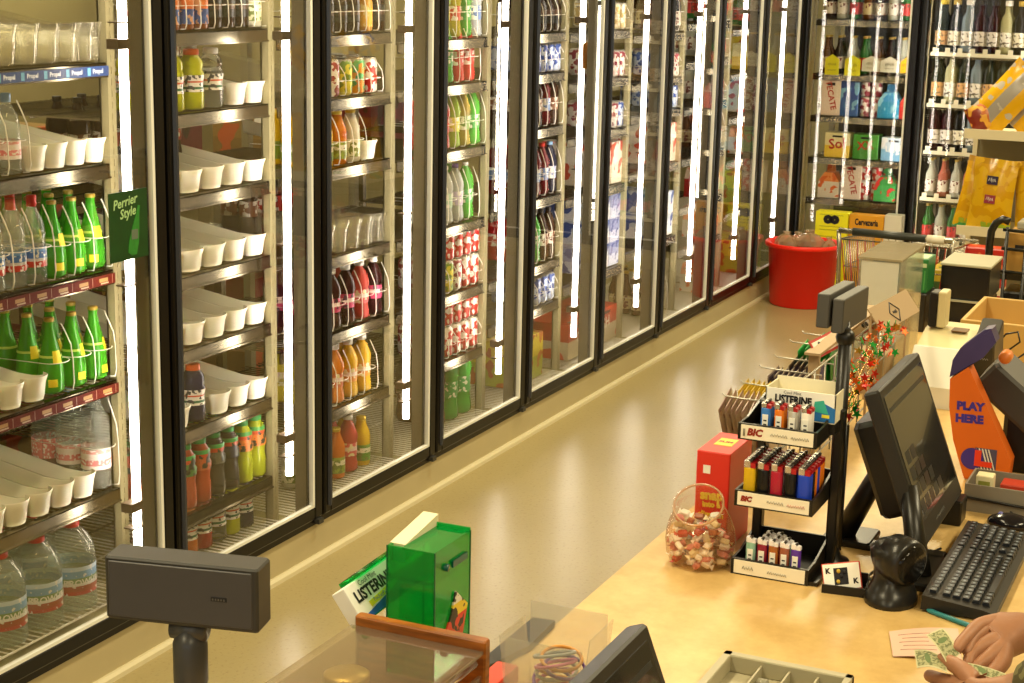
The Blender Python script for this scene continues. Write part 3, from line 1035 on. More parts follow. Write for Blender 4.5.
bay(3, [1.60, 1.43, 1.18, .89, .62, .36], [
    (0, .09, ['so_bluew', 'so_lime', 'so_yellow', 'so_limey'], dict(gh=.12)),
    (1, .09, ['', 'so_strawb', 'so_strawb', 'so_lime'], dict(xr=.08)),
    (2, .088, ['so_lime', 'so_ginger', 'so_limey', 'so_strawb', 'so_strawb']),
    (3, .09, ['so_lime', 'so_clearp', 'so_clearw', 'so_clearp'], dict(xr=.0)),
    (4, .075, ['can_red', 'can_red', 'can_white', 'can_yellow', 'can_white'], dict(rows=3)),
    (5, .075, ['can_red', 'can_red', 'can_red', 'can_red', 'can_white'], dict(rows=3, gh=.14)),
    (6, .115, ['', 'so_2l', 'so_2l', 'so_2b'], dict(guardon=False, xr=.13)),
])
# trays of cans kept behind the empty glides of the second cooler
for sh_, z_, col in ((4, .745, 'brown'), (5, .50, 'gold')):
    for i in range(4):
        for j in range(3):
            spawn('can_' + col, Matrix.Translation((W + .01 - .068 * i - .02 * j, GAT + .40 + .07 * j, z_ + .075 + .008 * j)), '%s drink can behind the glides, %s from right, %s row, %s shelf' % (col, ordn(i), ordn(j), ordn(sh_)), 'cans behind the empty glides')
# second layer of red cans
for i in range(4):
    for j in range(2):
        spawn('can_red', Matrix.Translation((3 * W + LXR - .075 * (i + .5), GAT + .044 + j * .067, .62 + .132)), 'red drink can, %s from right, %s row, upper layer, fifth shelf, fourth cooler' % (ordn(i), ordn(j)), 'upper layer of red cans in the fourth cooler')
        spawn('can_red', Matrix.Translation((3 * W + LXR - .075 * (i + .5), GAT + .044 + j * .067, .36 + .132)), 'red drink can, %s from right, %s row, upper layer, sixth shelf, fourth cooler' % (ordn(i), ordn(j)), 'upper layer of red cans in the fourth cooler')
bay(4, [1.60, 1.43, 1.20, .90, .61, .42], [
    (0, .08, ['coffee', 'coffee', 'coffee', 'coffee']),
    (1, .07, ['can_blue', 'can_blue', 'can_blue', 'can_blue', 'can_blue'], dict(gh=.13)),
    (2, .085, ['so_root', 'so_dkred', 'so_root', 'so_root'], dict(gh=.16)),
    (3, .085, ['so_dkblue', 'so_dkred', 'so_dkred', 'so_dkred'], dict(gh=.18)),
    (4, .08, ['so_root', 'so_root', 'so_lime', 'so_strawb'], dict(gh=.14)),
    (5, .075, ['can_blue', 'can_blue', 'can_blue', 'can_blue'], dict(gh=.13)),
    (6, .16, ['', 'snack', 'snack'], dict(xr=.08)),
], rows=3, parts=False)
bay(5, [1.59, 1.37, 1.13, .86, .46], [
    (0, .08, ['can_gold', 'can_gold', 'can_gold']),
    (1, .07, ['can_white', 'can_white', 'can_white', 'can_white'], dict(gh=.16)),
    (2, .07, ['can_blue', 'can_white', 'can_white', 'can_white'], dict(gh=.13)),
    (3, .15, ['salt', 'salt']),
    (4, .14, ['blue12', 'white12', 'blue12'], dict()),
    (5, .31, ['redgh', 'redgh'], dict()),
], rows=3, parts=False)
for i in range(2):
    put_carton('blue12', Matrix.Translation((5 * W + LXR - .07, GAT + .02, .580 + .116 * i)), 'pale blue can carton, %s layer up, right stack, fifth shelf, sixth cooler' % ordn(i + 1), 'cartons in the sixth cooler')
    put_carton('white12', Matrix.Translation((5 * W + LXR - .21, GAT + .02, .580 + .135 * i)) if i == 0 else Matrix.Translation((5 * W + LXR - .21, GAT + .02, .696)), 'white and blue can carton, %s layer up, left stack, fifth shelf, sixth cooler' % ordn(i + 1), 'cartons in the sixth cooler')
bay(6, [1.56, 1.33, 1.17, .89, .50], [
    (0, .075, ['lb_dark', 'lb_dark', 'lb_brown']),
    (1, .07, ['can_white', 'can_white', 'can_blue'], dict()),
    (2, .07, ['can_blue', 'can_blue', 'can_blue'], dict(gh=.13)),
    (3, .14, ['salt', 'salt']),
    (4, .14, ['white12', 'white12']),
    (5, .075, ['', 'lb_brown', 'lb_clear', 'lb_brown']),
], rows=4, parts=False)
put_carton('white12', Matrix.Translation((6 * W + LXR - .07, GAT + .02, .621)), 'white and blue can carton, second layer, fifth shelf, seventh cooler', 'cartons in the seventh cooler')
bay(7, [1.60, 1.40, 1.16, .89, .63, .40], [
    (0, .075, ['lb_green', 'lb_green', 'lb_green']),
    (1, .075, ['lb_green', 'lb_green', 'lb_clear'], dict()),
    (2, .075, ['can_red', 'lb_clear', 'lb_clear'], dict()),
    (3, .075, ['lb_pink', 'lb_pink', 'lb_brown']),
    (4, .14, ['sixor', 'sixrd']),
    (5, .14, ['sixrd', 'sixor']),
    (6, .14, ['sixrd', 'sixor']),
], rows=4, parts=False)
bay(8, [1.55, 1.30, 1.05, .80, .5], [
    (0, .075, ['lb_green', 'lb_green', 'lb_green']),
    (1, .14, ['snack', 'sol']),
    (2, .14, ['sixrd', 'salt']),
    (3, .14, ['sixor', 'sixor']),
    (4, .17, ['snack', 'snack']),
    (5, .17, ['snack', 'snack']),
], rows=3, parts=False)
# far stock behind the shelves
for i, (x, y, z, key) in enumerate([(1.25, .95, .05, 'brownb'), (.55, .95, .05, 'brownb'), (.6, .98, .36, 'crate'), (1.3, .96, .36, 'crate'), (2.0, .96, .05, 'brownb'), (2.05, .96, .36, 'crate'),
                                     (.62, .98, 1.031, 'brownb'), (1.40, .98, 1.031, 'crate'), (2.16, .98, 1.031, 'brownb'), (3.0, .98, 1.031, 'crate')]):
    put_carton(key, Matrix.Translation((x, y, z)), CART[key]['desc'] + ', %s, behind the shelves of cooler %s' % ('low' if z < .1 else 'knee high' if z < .5 else 'high up', ['one', 'two', 'three', 'four', 'five'][max(0, min(4, int(x / .78 + .9)))]), 'stock behind the cooler shelves')
# racks that carry the high stock
t = empty('stock_rack', (0, 0, 0), 'grey stock rack in the walk in cooler behind the shelves', 'rack')
ob('top_board', G().box((-.45, .97, 1.0), (3.3, 1.3, 1.03)).mesh('top_board', STEELD), t)
for x in (-.45, .9, 1.66, 3.27):
    ob('rack_post', G().box((x, .97, .05), (x + .03, 1.0, 1.0)).box((x, 1.27, .05), (x + .03, 1.3, 1.0)).mesh('rack_post', STEELD), t)
# ------------------------------------------------------------------ end wall coolers
EB = Matrix.Translation((XE, 0, 0)) @ ME
EW = 0.70 - .05
SM3 = shelf_meshes(EW)
EN = ['beer cooler', 'wine cooler']
EZ = [[1.60, 1.275, 1.02, .765, .515], [1.435, 1.135, .855, .575, .30]]
for b_ in range(2):
    for i, z in enumerate(EZ[b_]):
        t = shelf(EB @ Matrix.Translation((.70 * b_ + .03, GAT, z - .004)), EW, SM3, EN[b_] + ' on the end wall', i)
        if b_:
            g = G().box((0, -.009, -.022), (EW, -.0065, .000))
            for q in range(9):
                g.box((.012 + q * .072, -.012, -.012), (.040 + q * .072, -.0095, .026))
            ob('price_rail', g.mesh('price_rail', mat('price rail', 'e2dcc0', .5)), t, label='cream price rail with tags')
    post_pair(EB @ Matrix.Translation((.70 * (b_ + 1), GAT, 0)), 'cream slotted upright right of the end wall ' + EN[b_])
post_pair(EB @ Matrix.Translation((.012, GAT, 0)), 'cream slotted upright in the corner of the end wall coolers')


def eput(key, y0, y1, z, what, dy=0.0):
    put_carton(key, EB @ Matrix.Translation((-(y0 + y1) / 2, GAT + .01 + dy, z)), CART[key]['desc'] + ', ' + what, 'beer packs on the end wall')


for key, y0, y1, z, wh in (('tecate', -.10, -.19, 1.024, 'leftmost on the third shelf of the beer cooler'), ('bluebox', -.205, -.315, 1.024, 'second on the third shelf of the beer cooler'),
                           ('sixbl', -.44, -.56, 1.024, 'fourth on the third shelf of the beer cooler'), ('sixrd', -.575, -.69, 1.024, 'rightmost on the third shelf of the beer cooler'),
                           ('sol', -.125, -.28, .769, 'leftmost on the fourth shelf of the beer cooler'), ('xx', -.30, -.455, .769, 'middle of the fourth shelf of the beer cooler'), ('ltblue', -.475, -.62, .769, 'rightmost on the fourth shelf of the beer cooler'),
                           ('sixor', -.10, -.23, .519, 'leftmost on the lowest lit shelf of the beer cooler'), ('tecate', -.25, -.36, .519, 'second on the lowest lit shelf of the beer cooler'), ('sixgr', -.455, -.57, .519, 'fourth on the lowest lit shelf of the beer cooler')):
    eput(key, y0, y1, z, wh)
for i in range(2):
    for j in range(3):
        spawn('can_white', EB @ Matrix.Translation((.35 + .066 * i, GAT + .05, 1.024 + .064 * 0 + (.123 * j if j < 2 else 0) + (0 if j < 2 else 0))), 'white drink can, %s column, %s layer, third shelf of the beer cooler' % (ordn(i), ordn(j)), 'stacked cans in the beer cooler', False) if j < 2 else None
        if j < 2:
            spawn('can_red', EB @ Matrix.Translation((.385 + .066 * i, GAT + .05, .519 + .123 * j)), 'red drink can, %s column, %s layer, lowest lit shelf of the beer cooler' % (ordn(i), ordn(j)), 'stacked cans in the beer cooler', False)
for r_, z in enumerate((1.604, 1.279)):
    for i in range(8):
        for j in range(2):
            kk = ['lb_dark', 'lb_brown', 'lb_green', 'lb_clear'][(i * 3 + r_) % 4]
            spawn(kk, EB @ Matrix.Translation((.095 + .077 * i, GAT + .05 + .075 * j, z)), DR[kk]['desc'] + ', %s from left, %s row, %s shelf, beer cooler' % (ordn(i), ordn(j), ordn(r_)), 'long necked bottles in the beer cooler', False)
TAGY = mat('tag yellow', 'e6e21c', .5)
TAGW = mat('tag white', 'd8d4bc', .5)
TAGO = mat('tag orange', 'e8b01c', .5)
for i, (y0, y1, m, s, tx) in enumerate(((-.105, -.19, TAGY, 'yellow', '5.99'), (-.225, -.32, TAGY, 'yellow', '6.99'), (-.33, -.435, TAGW, 'white', '7.99'), (-.44, -.55, TAGW, 'white', '7.99'), (-.56, -.63, TAGO, 'orange', '8.99'))):
    x0, x1 = -y0, -y1
    h = .115 if i < 2 else .085
    zt = 1.385
    g = G().prism([(x0, zt - h), (x1, zt - h), (x1, zt - .02), ((x0 + x1) / 2, zt + .008), (x0, zt - .02)], GAT - .016, GAT - .013)
    scrawl(g, frame(((x0 + x1) / 2, GAT - .0165, zt - h * .45), (1, 0, 0), (0, 0, 1)), .05, .02, 1, 5, .0015)
    scrawl(g, frame(((x0 + x1) / 2, GAT - .0165, zt - h * .75), (1, 0, 0), (0, 0, 1)), .05, .008, 1, 8, .001)
    g.box(((x0 + x1) / 2 - .004, GAT - .0135, 1.27), ((x0 + x1) / 2 + .004, GAT - .012, zt - h + .01), 2)
    o = ob('price_tag', g.mesh('price_tag', [m, INK, STEEL]))
    o.matrix_world = EB
    tag(o, s + ' house shaped price tag, %s from left in the beer cooler' % ordn(i), 'price tag', 'price tags in the beer cooler')
wr = [['wi_gold', 'wi_dark', 'wi_blue', 'wi_rosso', 'wi_rosso', 'wi_white', 'wi_dark', 'wi_rosso'], ['wi_gold', 'wi_white', 'wi_gold', 'wi_blue', 'wi_gold', 'wi_gold', 'wi_dark', 'wi_rosso'],
      ['wi_rosso', 'wi_rosso', 'wi_dark', 'wi_blue', 'wi_rosso', 'wi_blue', 'wi_dark', 'wi_dark'], ['lb_clear', 'lb_pink', 'lb_clear', 'lb_pink', 'lb_clear', 'lb_pink', 'lb_clear', 'lb_clear'], ['lb_green', 'lb_clear', 'lb_green', 'lb_clear', 'lb_green', 'lb_clear', 'lb_green', 'lb_clear']]
for r_ in range(5):
    for i in range(8):
        for j in range(2):
            kk = wr[r_][i]
            spawn(kk, EB @ Matrix.Translation((.775 + .074 * i, GAT + .05 + .08 * j, EZ[1][r_] + .001)), DR[kk]['desc'] + ', %s from left, %s row, %s shelf, wine cooler' % (ordn(i), ordn(j), ordn(r_)), 'bottles in the wine cooler', False)

# floor cartons in front of the beer cooler
def sign_carton(nm, y0, y1, z0, z1, m, txts, label, x=6.15, d=.10):
    g = G().box((x, y1, z0), (x + d, y0, z1), 0, .003)
    for tx, sz, yy, zz, mi, kw in txts:
        put_text(g, tx, sz, frame((x - .0012, yy, zz), (0, -1, 0), (0, 0, 1)), mi, **kw)
    o = ob(nm, g.mesh(nm, [m, INK, TR, TW]))
    return g, o


g, o = sign_carton('display_carton', -.188, -.385, .0, .482, mat('sign yellow', 'ece81e', .5), [('OO', .05, -.285, .435, 1, dict(bold=.010))], '')
g2 = G()
for q, zz in enumerate((.465, .395, .375, .335)):
    scrawl(g2, frame((6.1488, -.285, zz), (0, -1, 0), (0, 0, 1)), .14, .008, 0, 9 + q, .001)
ob('print_lines', g2.mesh('print_lines', [INK]), o)
tag(o, 'bright yellow upright carton with black marks behind the red tub', 'carton')
g, o = sign_carton('display_carton', -.392, -.597, .0, .478, mat('sign amber', 'd89a1e', .5), [('Cervezeria', .052, -.495, .435, 1, dict(bold=.002, sx=.60))], '')
tag(o, 'amber carton with dark gothic lettering beside the yellow carton', 'carton')
g, o = sign_carton('display_carton', -.60, -.70, .0, .49, mat('sign pale', 'd8d4c4', .5), [], '')
tag(o, 'pale carton with dark marks right of the amber carton', 'carton')

# ------------------------------------------------------------------ red tub
g = G()
rb_, rt, hh = .178, .213, .365
g.lathe([(rb_ - .01, 0), (rb_, .008), (rt - .012, hh - .03), (rt + .004, hh - .028), (rt + .008, hh - .02), (rt + .008, hh - .004), (rt + .002, hh), (rt - .008, hh - .002), (rt - .012, hh - .02), (rb_ - .008, .012), (.001, .010)], 40, cap=False)
TUBX, TUBY = 5.70, -.245
tub = empty('red_tub', (TUBX, TUBY, 0), 'large round red plastic tub standing on the floor in the corner', 'tub')
g.put([(rb_ - .01, 0, 0)], [])
ob('tub_body', g.mesh('tub_body', mat('tub red', (0.86, 0.020, 0.008), .36)), tub)
g = G().lathe([(rb_ - .012, 0.0), (.001, 0.001)], 40, cap=False)
ob('base_plate', g.mesh('base_plate', mat('tub red', 'c8140f')), tub)
BAGC = clear('bag film', 'f4ead8', .12, 1.5, .40, 'd8c4a0')
FOOD = mat('bagged food', '8c6238', .6, noise=.5, nscale=60)
for i, (dx, dy, hz, rr) in enumerate(((-.05, .09, .41, .07), (.0, -.03, .42, .085), (.02, -.14, .385, .05), (.09, .06, .39, .07))):
    t = empty('snack_bag', (TUBX + dx, TUBY + dy, hz - .10), 'clear bag of brown snacks in the red tub, %s from left' % ordn(i), 'bag', 'bags of snacks in the red tub', i * .8)
    g = G()
    rr2 = random.Random(i)
    for a in range(20):
        g.ball((rr2.uniform(-.5, .5) * rr, rr2.uniform(-.5, .5) * rr, rr2.uniform(.03, .07)), .014, 6)
    o = ob('snacks', g.mesh('snacks', FOOD), t)
    o['kind'] = 'stuff'
    vs = []
    K = 14
    for z, q in ((0, .75), (.03, 1), (.06, .95), (.085, .6), (.098, .22), (.112, .34)):
        for k in range(K):
            a = 2 * PI * k / K
            w_ = rr * q * (1 + .12 * math.sin(5 * a + i) + rr2.uniform(-.06, .06))
            vs.append((w_ * math.cos(a), w_ * math.sin(a), z + rr2.uniform(-.004, .004)))
    fs = [(j * K + k, j * K + (k + 1) % K, (j + 1) * K + (k + 1) % K, (j + 1) * K + k) for j in range(5) for k in range(K)]
    fs.append(tuple(range(K)))
    ob('bag_film', G().put(vs, fs).mesh('bag_film', BAGC), t)

# ------------------------------------------------------------------ counter
CZ = 0.80
ctop, nt, b = new_mat('counter laminate')
tc = nt.nodes.new('ShaderNodeTexCoord')
nz = nt.nodes.new('ShaderNodeTexNoise')
nz.inputs['Scale'].default_value = 14
nz.inputs['Detail'].default_value = 8
nz.inputs['Roughness'].default_value = .7
cr = nt.nodes.new('ShaderNodeValToRGB')
cr.color_ramp.elements[0].position = .3
cr.color_ramp.elements[0].color = hexc('bf9a5c')
cr.color_ramp.elements[1].position = .7
cr.color_ramp.elements[1].color = hexc('d8b878')
nt.links.new(tc.outputs['Object'], nz.inputs['Vector'])
nt.links.new(nz.outputs['Fac'], cr.inputs[0])
nt.links.new(cr.outputs[0], b.inputs['Base Color'])
b.inputs['Roughness'].default_value = .38
t = empty('checkout_counter', (0, -2.0, 0), 'long tan laminate checkout counter with dark base running along the right', 'counter')
t.location = (0, 0, 0)
g = G().box((-3.3, -2.50, CZ - .035), (2.15, -1.655, CZ), 0, .003)
ob('countertop', g.mesh('countertop', [ctop]), t)
g = G().box((-3.27, -2.44, 0.08), (2.12, -1.70, CZ - .035), 0).box((-3.27, -2.40, 0), (2.12, -1.76, .08), 1)
ob('cabinet_body', g.mesh('cabinet_body', [mat('counter panel', '8a6a42', .5, noise=.1, nscale=5), BLACK]), t)

# --- pole display in front
DPX = (-2.335, -1.659, 1.231)
yaw = -1.341
Md = Matrix.Translation(DPX) @ Matrix.Rotation(yaw, 4, 'Z')
t = empty('pole_display', (0, 0, 0), 'dark grey customer pole display in the foreground at lower left', 'pole display', 'customer pole displays')
w_, d_, h_ = .160, .037, .066
ctr = Md @ Vector((w_ / 2, d_ * .55, 0))
t.location = (ctr.x, ctr.y, CZ)
Mi = Matrix.Translation((-ctr.x, -ctr.y, -CZ)) @ Md
g = G()
g.x = Mi
g.box((0, 0.0, 0), (w_, d_, h_), 0, .0022)
o = ob('display_head', g.mesh('display_head', [mat('display shell', '302e2b', .42, noise=.05)]), t)
g = G()
g.x = Mi
g.box((.004, -.0015, .004), (w_ - .006, .001, h_ - .004), 0, .001)
o2 = ob('filter_window', g.mesh('filter_window', [mat('display face', '413f41', .35, noise=.05)]), t)
g = G()
g.x = Mi
g.box((w_ * .70, -.0025, h_ * .46), (w_ * .80, -.0014, h_ * .52), 0)
for q in range(5):
    g.box((w_ * (.71 + .018 * q), -.0028, h_ * .475), (w_ * (.718 + .018 * q), -.0024, h_ * .505), 1)
ob('badge', g.mesh('badge', [mat('badge dark', '1c1b1b', .5), mat('badge mark', '55524e', .5)]), t)
g = G().tube([(-.018 * math.cos(yaw), -.018 * math.sin(yaw), DPX[2] - CZ - .010), (.018 * math.cos(yaw), .018 * math.sin(yaw), DPX[2] - CZ - .010)], .012, 16)
g.lathe([(.0165, .36), (.0175, .365), (.0175, .405), (.012, .422)], 18)
g.lathe([(.0130, 0.01), (.0130, .37)], 18)
g.lathe([(.055, 0), (.055, .006), (.02, .012), (.0135, .03)], 24)
ob('pole', g.mesh('pole', [mat('pole grey', '3a3a3b', .35)]), t)

# --- pole display at the far checkout
t = empty('pole_display', (-.655, -1.992, CZ), 'dark double sided pole display standing behind the lighter rack', 'pole display', 'customer pole displays')
Mi = Matrix.Rotation(R(0), 4, 'Z')
g = G()
g.x = Matrix.Translation((-.035, .022, .450)) @ Matrix.Rotation(R(2), 4, 'Y')
g.box((0, .003, 0), (.19, .026, .062), 0, .002)
g.box((.006, -.022, -.008), (.20, -.001, .054), 0, .002)
ob('display_head', g.mesh('display_head', [mat('display shell far', '45433f', .5)]), t)
g = G().tube([(0.0, 0, 0.01), (0, 0, .42)], .0125, 14).ball((0, 0.0, .43), .018, 10).lathe([(.034, 0), (.034, .006), (.02, .012), (.013, .03)], 20).tube([(0, 0, .43), (.02, .006, .452)], .009, 10)
ob('pole', g.mesh('pole', [BLACK]), t)

# --- countertop case with wood end
CX0, CX1, CY0, CY1 = -2.225, -1.90, -1.872, -1.692
t = empty('acrylic_case', ((CX0 + CX1) / 2, (CY0 + CY1) / 2, CZ), 'clear lidded counter case with an orange brown wooden end panel', 'case')
O = Vector((-(CX0 + CX1) / 2, -(CY0 + CY1) / 2, -CZ))
wood, nt, b = new_mat('stained wood')
tc = nt.nodes.new('ShaderNodeTexCoord')
mp = nt.nodes.new('ShaderNodeMapping')
mp.inputs['Scale'].default_value = (8, 3, 22)
wv = nt.nodes.new('ShaderNodeTexNoise')
wv.inputs['Scale'].default_value = 6
wv.inputs['Detail'].default_value = 5
cr = nt.nodes.new('ShaderNodeValToRGB')
cr.color_ramp.elements[0].position = .3
cr.color_ramp.elements[0].color = hexc('6e3a12')
cr.color_ramp.elements[1].position = .7
cr.color_ramp.elements[1].color = hexc('a8621f')
nt.links.new(tc.outputs['Object'], mp.inputs[0])
nt.links.new(mp.outputs[0], wv.inputs['Vector'])
nt.links.new(wv.outputs['Fac'], cr.inputs[0])
nt.links.new(cr.outputs[0], b.inputs['Base Color'])
b.inputs['Roughness'].default_value = .35
g = G()
g.x = Matrix.Translation(O)
g.box((CX1 - .001, CY0, CZ), (CX1 + .014, CY1, CZ + .284), 0, .002)
ob('wooden_end', g.mesh('wooden_end', [wood]), t)
g = G()
g.x = Matrix.Translation(O)
g.box((CX0, CY0 + .006, CZ), (CX0 + .012, CY1, CZ + .27), 0, .002).box((CX0, CY0, CZ), (CX1 - .001, CY1, CZ + .012), 0)
ob('wooden_base', g.mesh('wooden_base', [wood]), t)
ACR = clear('acrylic', 'eeeae2', .03, 1.5, .16, 'c8b8a0')
g = G()
g.x = Matrix.Translation(O)
g.box((CX0 + .012, CY0 + .002, CZ + .268), (CX1 - .002, CY1 + .004, CZ + .272))
ob('lid', g.mesh('lid', [ACR]), t)
g = G()
g.x = Matrix.Translation(O)
g.box((CX0 + .012, CY1 - .006, CZ + .012), (CX1 - .002, CY1 - .002, CZ + .266)).box((CX0 + .012, CY0 + .004, CZ + .012), (CX1 - .002, CY0 + .008, CZ + .24))
ob('side_pane', g.mesh('side_pane', [ACR]), t)
g = G()
g.x = Matrix.Translation(O)
g.tube([(CX0 + .02, CY0 + .012, CZ + .256), (CX1 - .006, CY0 + .012, CZ + .256)], .005, 8)
ob('hinge_rod', g.mesh('hinge_rod', [clear('acrylic rod', 'f4f4f0', .05, 1.5, .4, 'f0e8e0')]), t)
# contents: tins with a gold lid, and a red box
for i, (x, y, n) in enumerate(((-2.005, -1.742, 1),)):
    for j in range(5):
        tt = empty('round_tin', (x, y, CZ + .0125 + .0495 * j), 'round gold lidded tin, %s from bottom of the stack in the case' % ordn(j), 'tin', 'stack of round tins in the case')
        tt.scale = (1, 1, 1.1)
        ob('tin_body', G().lathe([(.026, 0), (.027, .003), (.027, .036), (.026, .036)], 24).mesh('tin_body', [mat('tin dark', '4a3a2c', .35, metal=.5)]), tt)
        g = G().lathe([(.0275, .034), (.0275, .043), (.025, .0445), (.001, .0448)], 24)
        ob('lid', g.mesh('lid', [mat('tin gold', 'd8c070', .3, metal=.5, noise=.4, nscale=60)]), tt)
g = G().box((-1.99, -1.855, CZ + .0125), (-1.905, -1.79, CZ + .20), 0, .002)
o = ob('red_packet_box', g.mesh('red_packet_box', [bands('redbox', [(0, 'b01c14'), (.6, 'c8281c')], blob='e8d8b8', bscale=30, thr=.62)]))
tag(o, 'red printed box inside the clear counter case', 'box')

# --- green acrylic holder with leaning mint carton
GRN = clear('green acrylic', '5ae4a0', .04, 1.5, .17, '10e07c')
t = empty('green_holder', (-1.782, -1.736, CZ), 'green see through acrylic box with slot standing behind the case', 'acrylic box')
g = G()
X0, X1, Y0, Y1, H = -.055, .045, -.034, .034, .358
th = .003
g.box((X0, Y0, 0), (X0 + th, Y1, H)).box((X1 - th, Y0, 0), (X1, Y1, H + .004)).box((X0 + th, Y0, 0), (X1 - th, Y0 + th, H)).box((X0 + th, Y1 - th, 0), (X1 - th, Y1, H)).box((X0 + th, Y0 + th, 0), (X1 - th, Y1 - th, th))
ob('box_walls', g.mesh('box_walls', [GRN]), t)
g = G().box((X0 + th, Y0 + th, H - .045), (X1 - th, Y1 - th, H - .041)).box((X0 + th, Y0 + th, H - .004), (X1 - th, Y1 - .02, H - .001))
ob('slot_tray', g.mesh('slot_tray', [GRN]), t)
g = G().tube([(X0 + .03, Y0 - .004, H - .028), (X0 + .03, Y0 + .012, H - .028)], .005, 10).box((X0 + .045, Y0 - .0035, H - .033), (X0 + .085, Y0 - .0005, H - .024))
ob('latch', g.mesh('latch', [clear('teal acrylic', '2090a0', .1, 1.5, .4, '2a9a90')]), t)
# darker edges of the sheet
g = G()
for (x, y) in ((X0, Y0), (X1, Y0), (X1, Y1), (X0, Y1)):
    g.box((x - .0008, y - .0008, 0), (x + .0008, y + .0008, H))
ob('sheet_edges', g.mesh('sheet_edges', [mat('acrylic edge', '0e5a34', .3)]), t)
g = G().prism([(-.034, .235), (.020, .222), (.034, .262), (.0, .290), (-.012, .262)], Y0 - .003, Y0 - .0005, 'xz')
# sticker on the near side, facing -y
ob('sticker', g.mesh('sticker', [bands('sticker', [(0, 'c8482c'), (.3, 'd83c2c'), (.5, 'e8c82c'), (.75, 'e0dcc8')], blob='2c2420', bscale=60)]), t, label='red and yellow sticker')
# sloped pocket beside the box, over the counter edge
T = at(343, 589, 1, -1.655)
lo = Vector((.185, 0, .016))
exl = lo.normalized()
sy = Vector((0, -.024, -.034)).normalized()
nz_ = exl.cross(sy).normalized()
if nz_.z < 0:
    nz_ = -nz_
M5 = Matrix(((exl.x, -sy.x, nz_.x, T.x), (exl.y, -sy.y, nz_.y, T.y), (exl.z, -sy.z, nz_.z, T.z), (0, 0, 0, 1)))
g = G().box((0, -.050, -.022), (.20, 0, 0), 0, .001)
put_text(g, 'LISTERINE', .021, frame((.055, -.020, .0006), (1, 0, 0), (0, 1, 0)), 1, bold=.0008, sx=.95)
put_text(g, 'Cool Mint', .010, frame((.050, -.006, .0006), (1, 0, 0), (0, 1, 0)), 1)
g.prism([(.0, -.050), (.20, -.050), (.20, -.024), (.12, -.028), (.085, -.036), (.05, -.040), (0, -.046)], .0002, .0005, 'xy', 2)
g.prism([(.03, -.040), (.085, -.035), (.085, -.028), (.03, -.032)], .0006, .001, 'xy', 3)
put_text(g, 'PocketPaks', .008, frame((.058, -.034, .0012), (1, 0, 0), (0, 1, 0)), 2)
o = ob('mint_carton', g.mesh('mint_carton', [WHITE, INK, mat('mint blue', '2a5ab4', .5), mat('mint yellow', 'e8d83c', .5)]))
o.matrix_world = M5
tag(o, 'white mint strips carton leaning in the green pocket', 'carton')
t = empty('sloped_pocket', tuple(T), 'green see through sloped pocket holding the white mint carton', 'acrylic pocket')
t.matrix_world = M5
g = G().box((.03, -.052, -.028), (.19, .006, -.025)).box((.03, .003, -.025), (.19, .006, .022)).box((.03, -.052, -.025), (.19, -.049, -.004))
ob('pocket_walls', g.mesh('pocket_walls', [GRN]), t)
g = G().prism([(-1.826, CZ + .334), (-1.735, CZ + .350), (-1.735, CZ + .372), (-1.826, CZ + .358)], -1.722, -1.700, 'xz')
o = ob('folded_card', g.mesh('folded_card', [mat('card cream', 'e8dcb8', .6)]))
tag(o, 'cream card standing in the slot of the green box', 'card')

# --- second screen seen from behind at the bottom edge
def slanted_screen(nm, P, w, h, tilt, d, label, logo=None):
    t = empty(nm, P, label, 'monitor', 'dark touch screens on the counter')
    M = Matrix.Rotation(tilt, 4, 'X')
    g = G()
    g.x = M
    g.box((0, 0, 0), (w, d, h), 0, .004)
    ob('screen_shell', g.mesh('screen_shell', [mat('shell', '24221f', .42)]), t)
    g = G()
    g.x = M
    bz = .018
    g.box((bz, -.0012, .04), (w - bz, .0008, h - bz), 0)
    ob('screen', g.mesh('screen', [mat('screen glass', '15181a', .12, coat=.5)]), t, label='dark glossy screen')
    g = G()
    g.x = M
    for i in range(5):
        for j in range(4):
            if i + j * .8 < 4.2:
                g.box((bz + .02 + i * .04, -.0016, .05 + j * .032), (bz + .052 + i * .04, -.0011, .074 + j * .032), (i * 7 + j * 3) % 3)
    g.box((bz + .01, -.0016, h - .05), (w - bz - .01, -.0011, h - .042), 0)
    o = ob('screen_keys', g.mesh('screen_keys', [mat('key a', '23292e', .3), mat('key b', '2c2a2e', .3), mat('key c', '30262a', .3)]), t)
    if logo:
        g = G()
        g.x = M
        scrawl(g, frame((w * .42, -.0008, .019), (1, 0, 0), (0, 0, 1)), .08, .008, 0, 8)
        ob('maker_mark', g.mesh('maker_mark', [mat('mark grey', '6c6a64', .5)]), t)
    return t, M


sc2, M = slanted_screen('touch_screen', (-1.99, -2.095, CZ + .002), .31, .27, -.37, .03, 'dark screen seen from behind at the bottom edge')
g = G().box((.08, .03, 0), (.23, .17, .012), 0, .003).prism([(.03, .0), (.15, .0), (.10, .16), (.08, .16)], .12, .19, 'yz')
ob('foot', g.mesh('foot', [BLACK]), sc2)

# --- main touch monitor
mon, M = slanted_screen('touch_screen', (-.634, -2.163, CZ + .054), .36, .30, -.372, .03, 'dark touch screen on an A frame stand behind the keyboard', 'TouchPoint')
g = G()
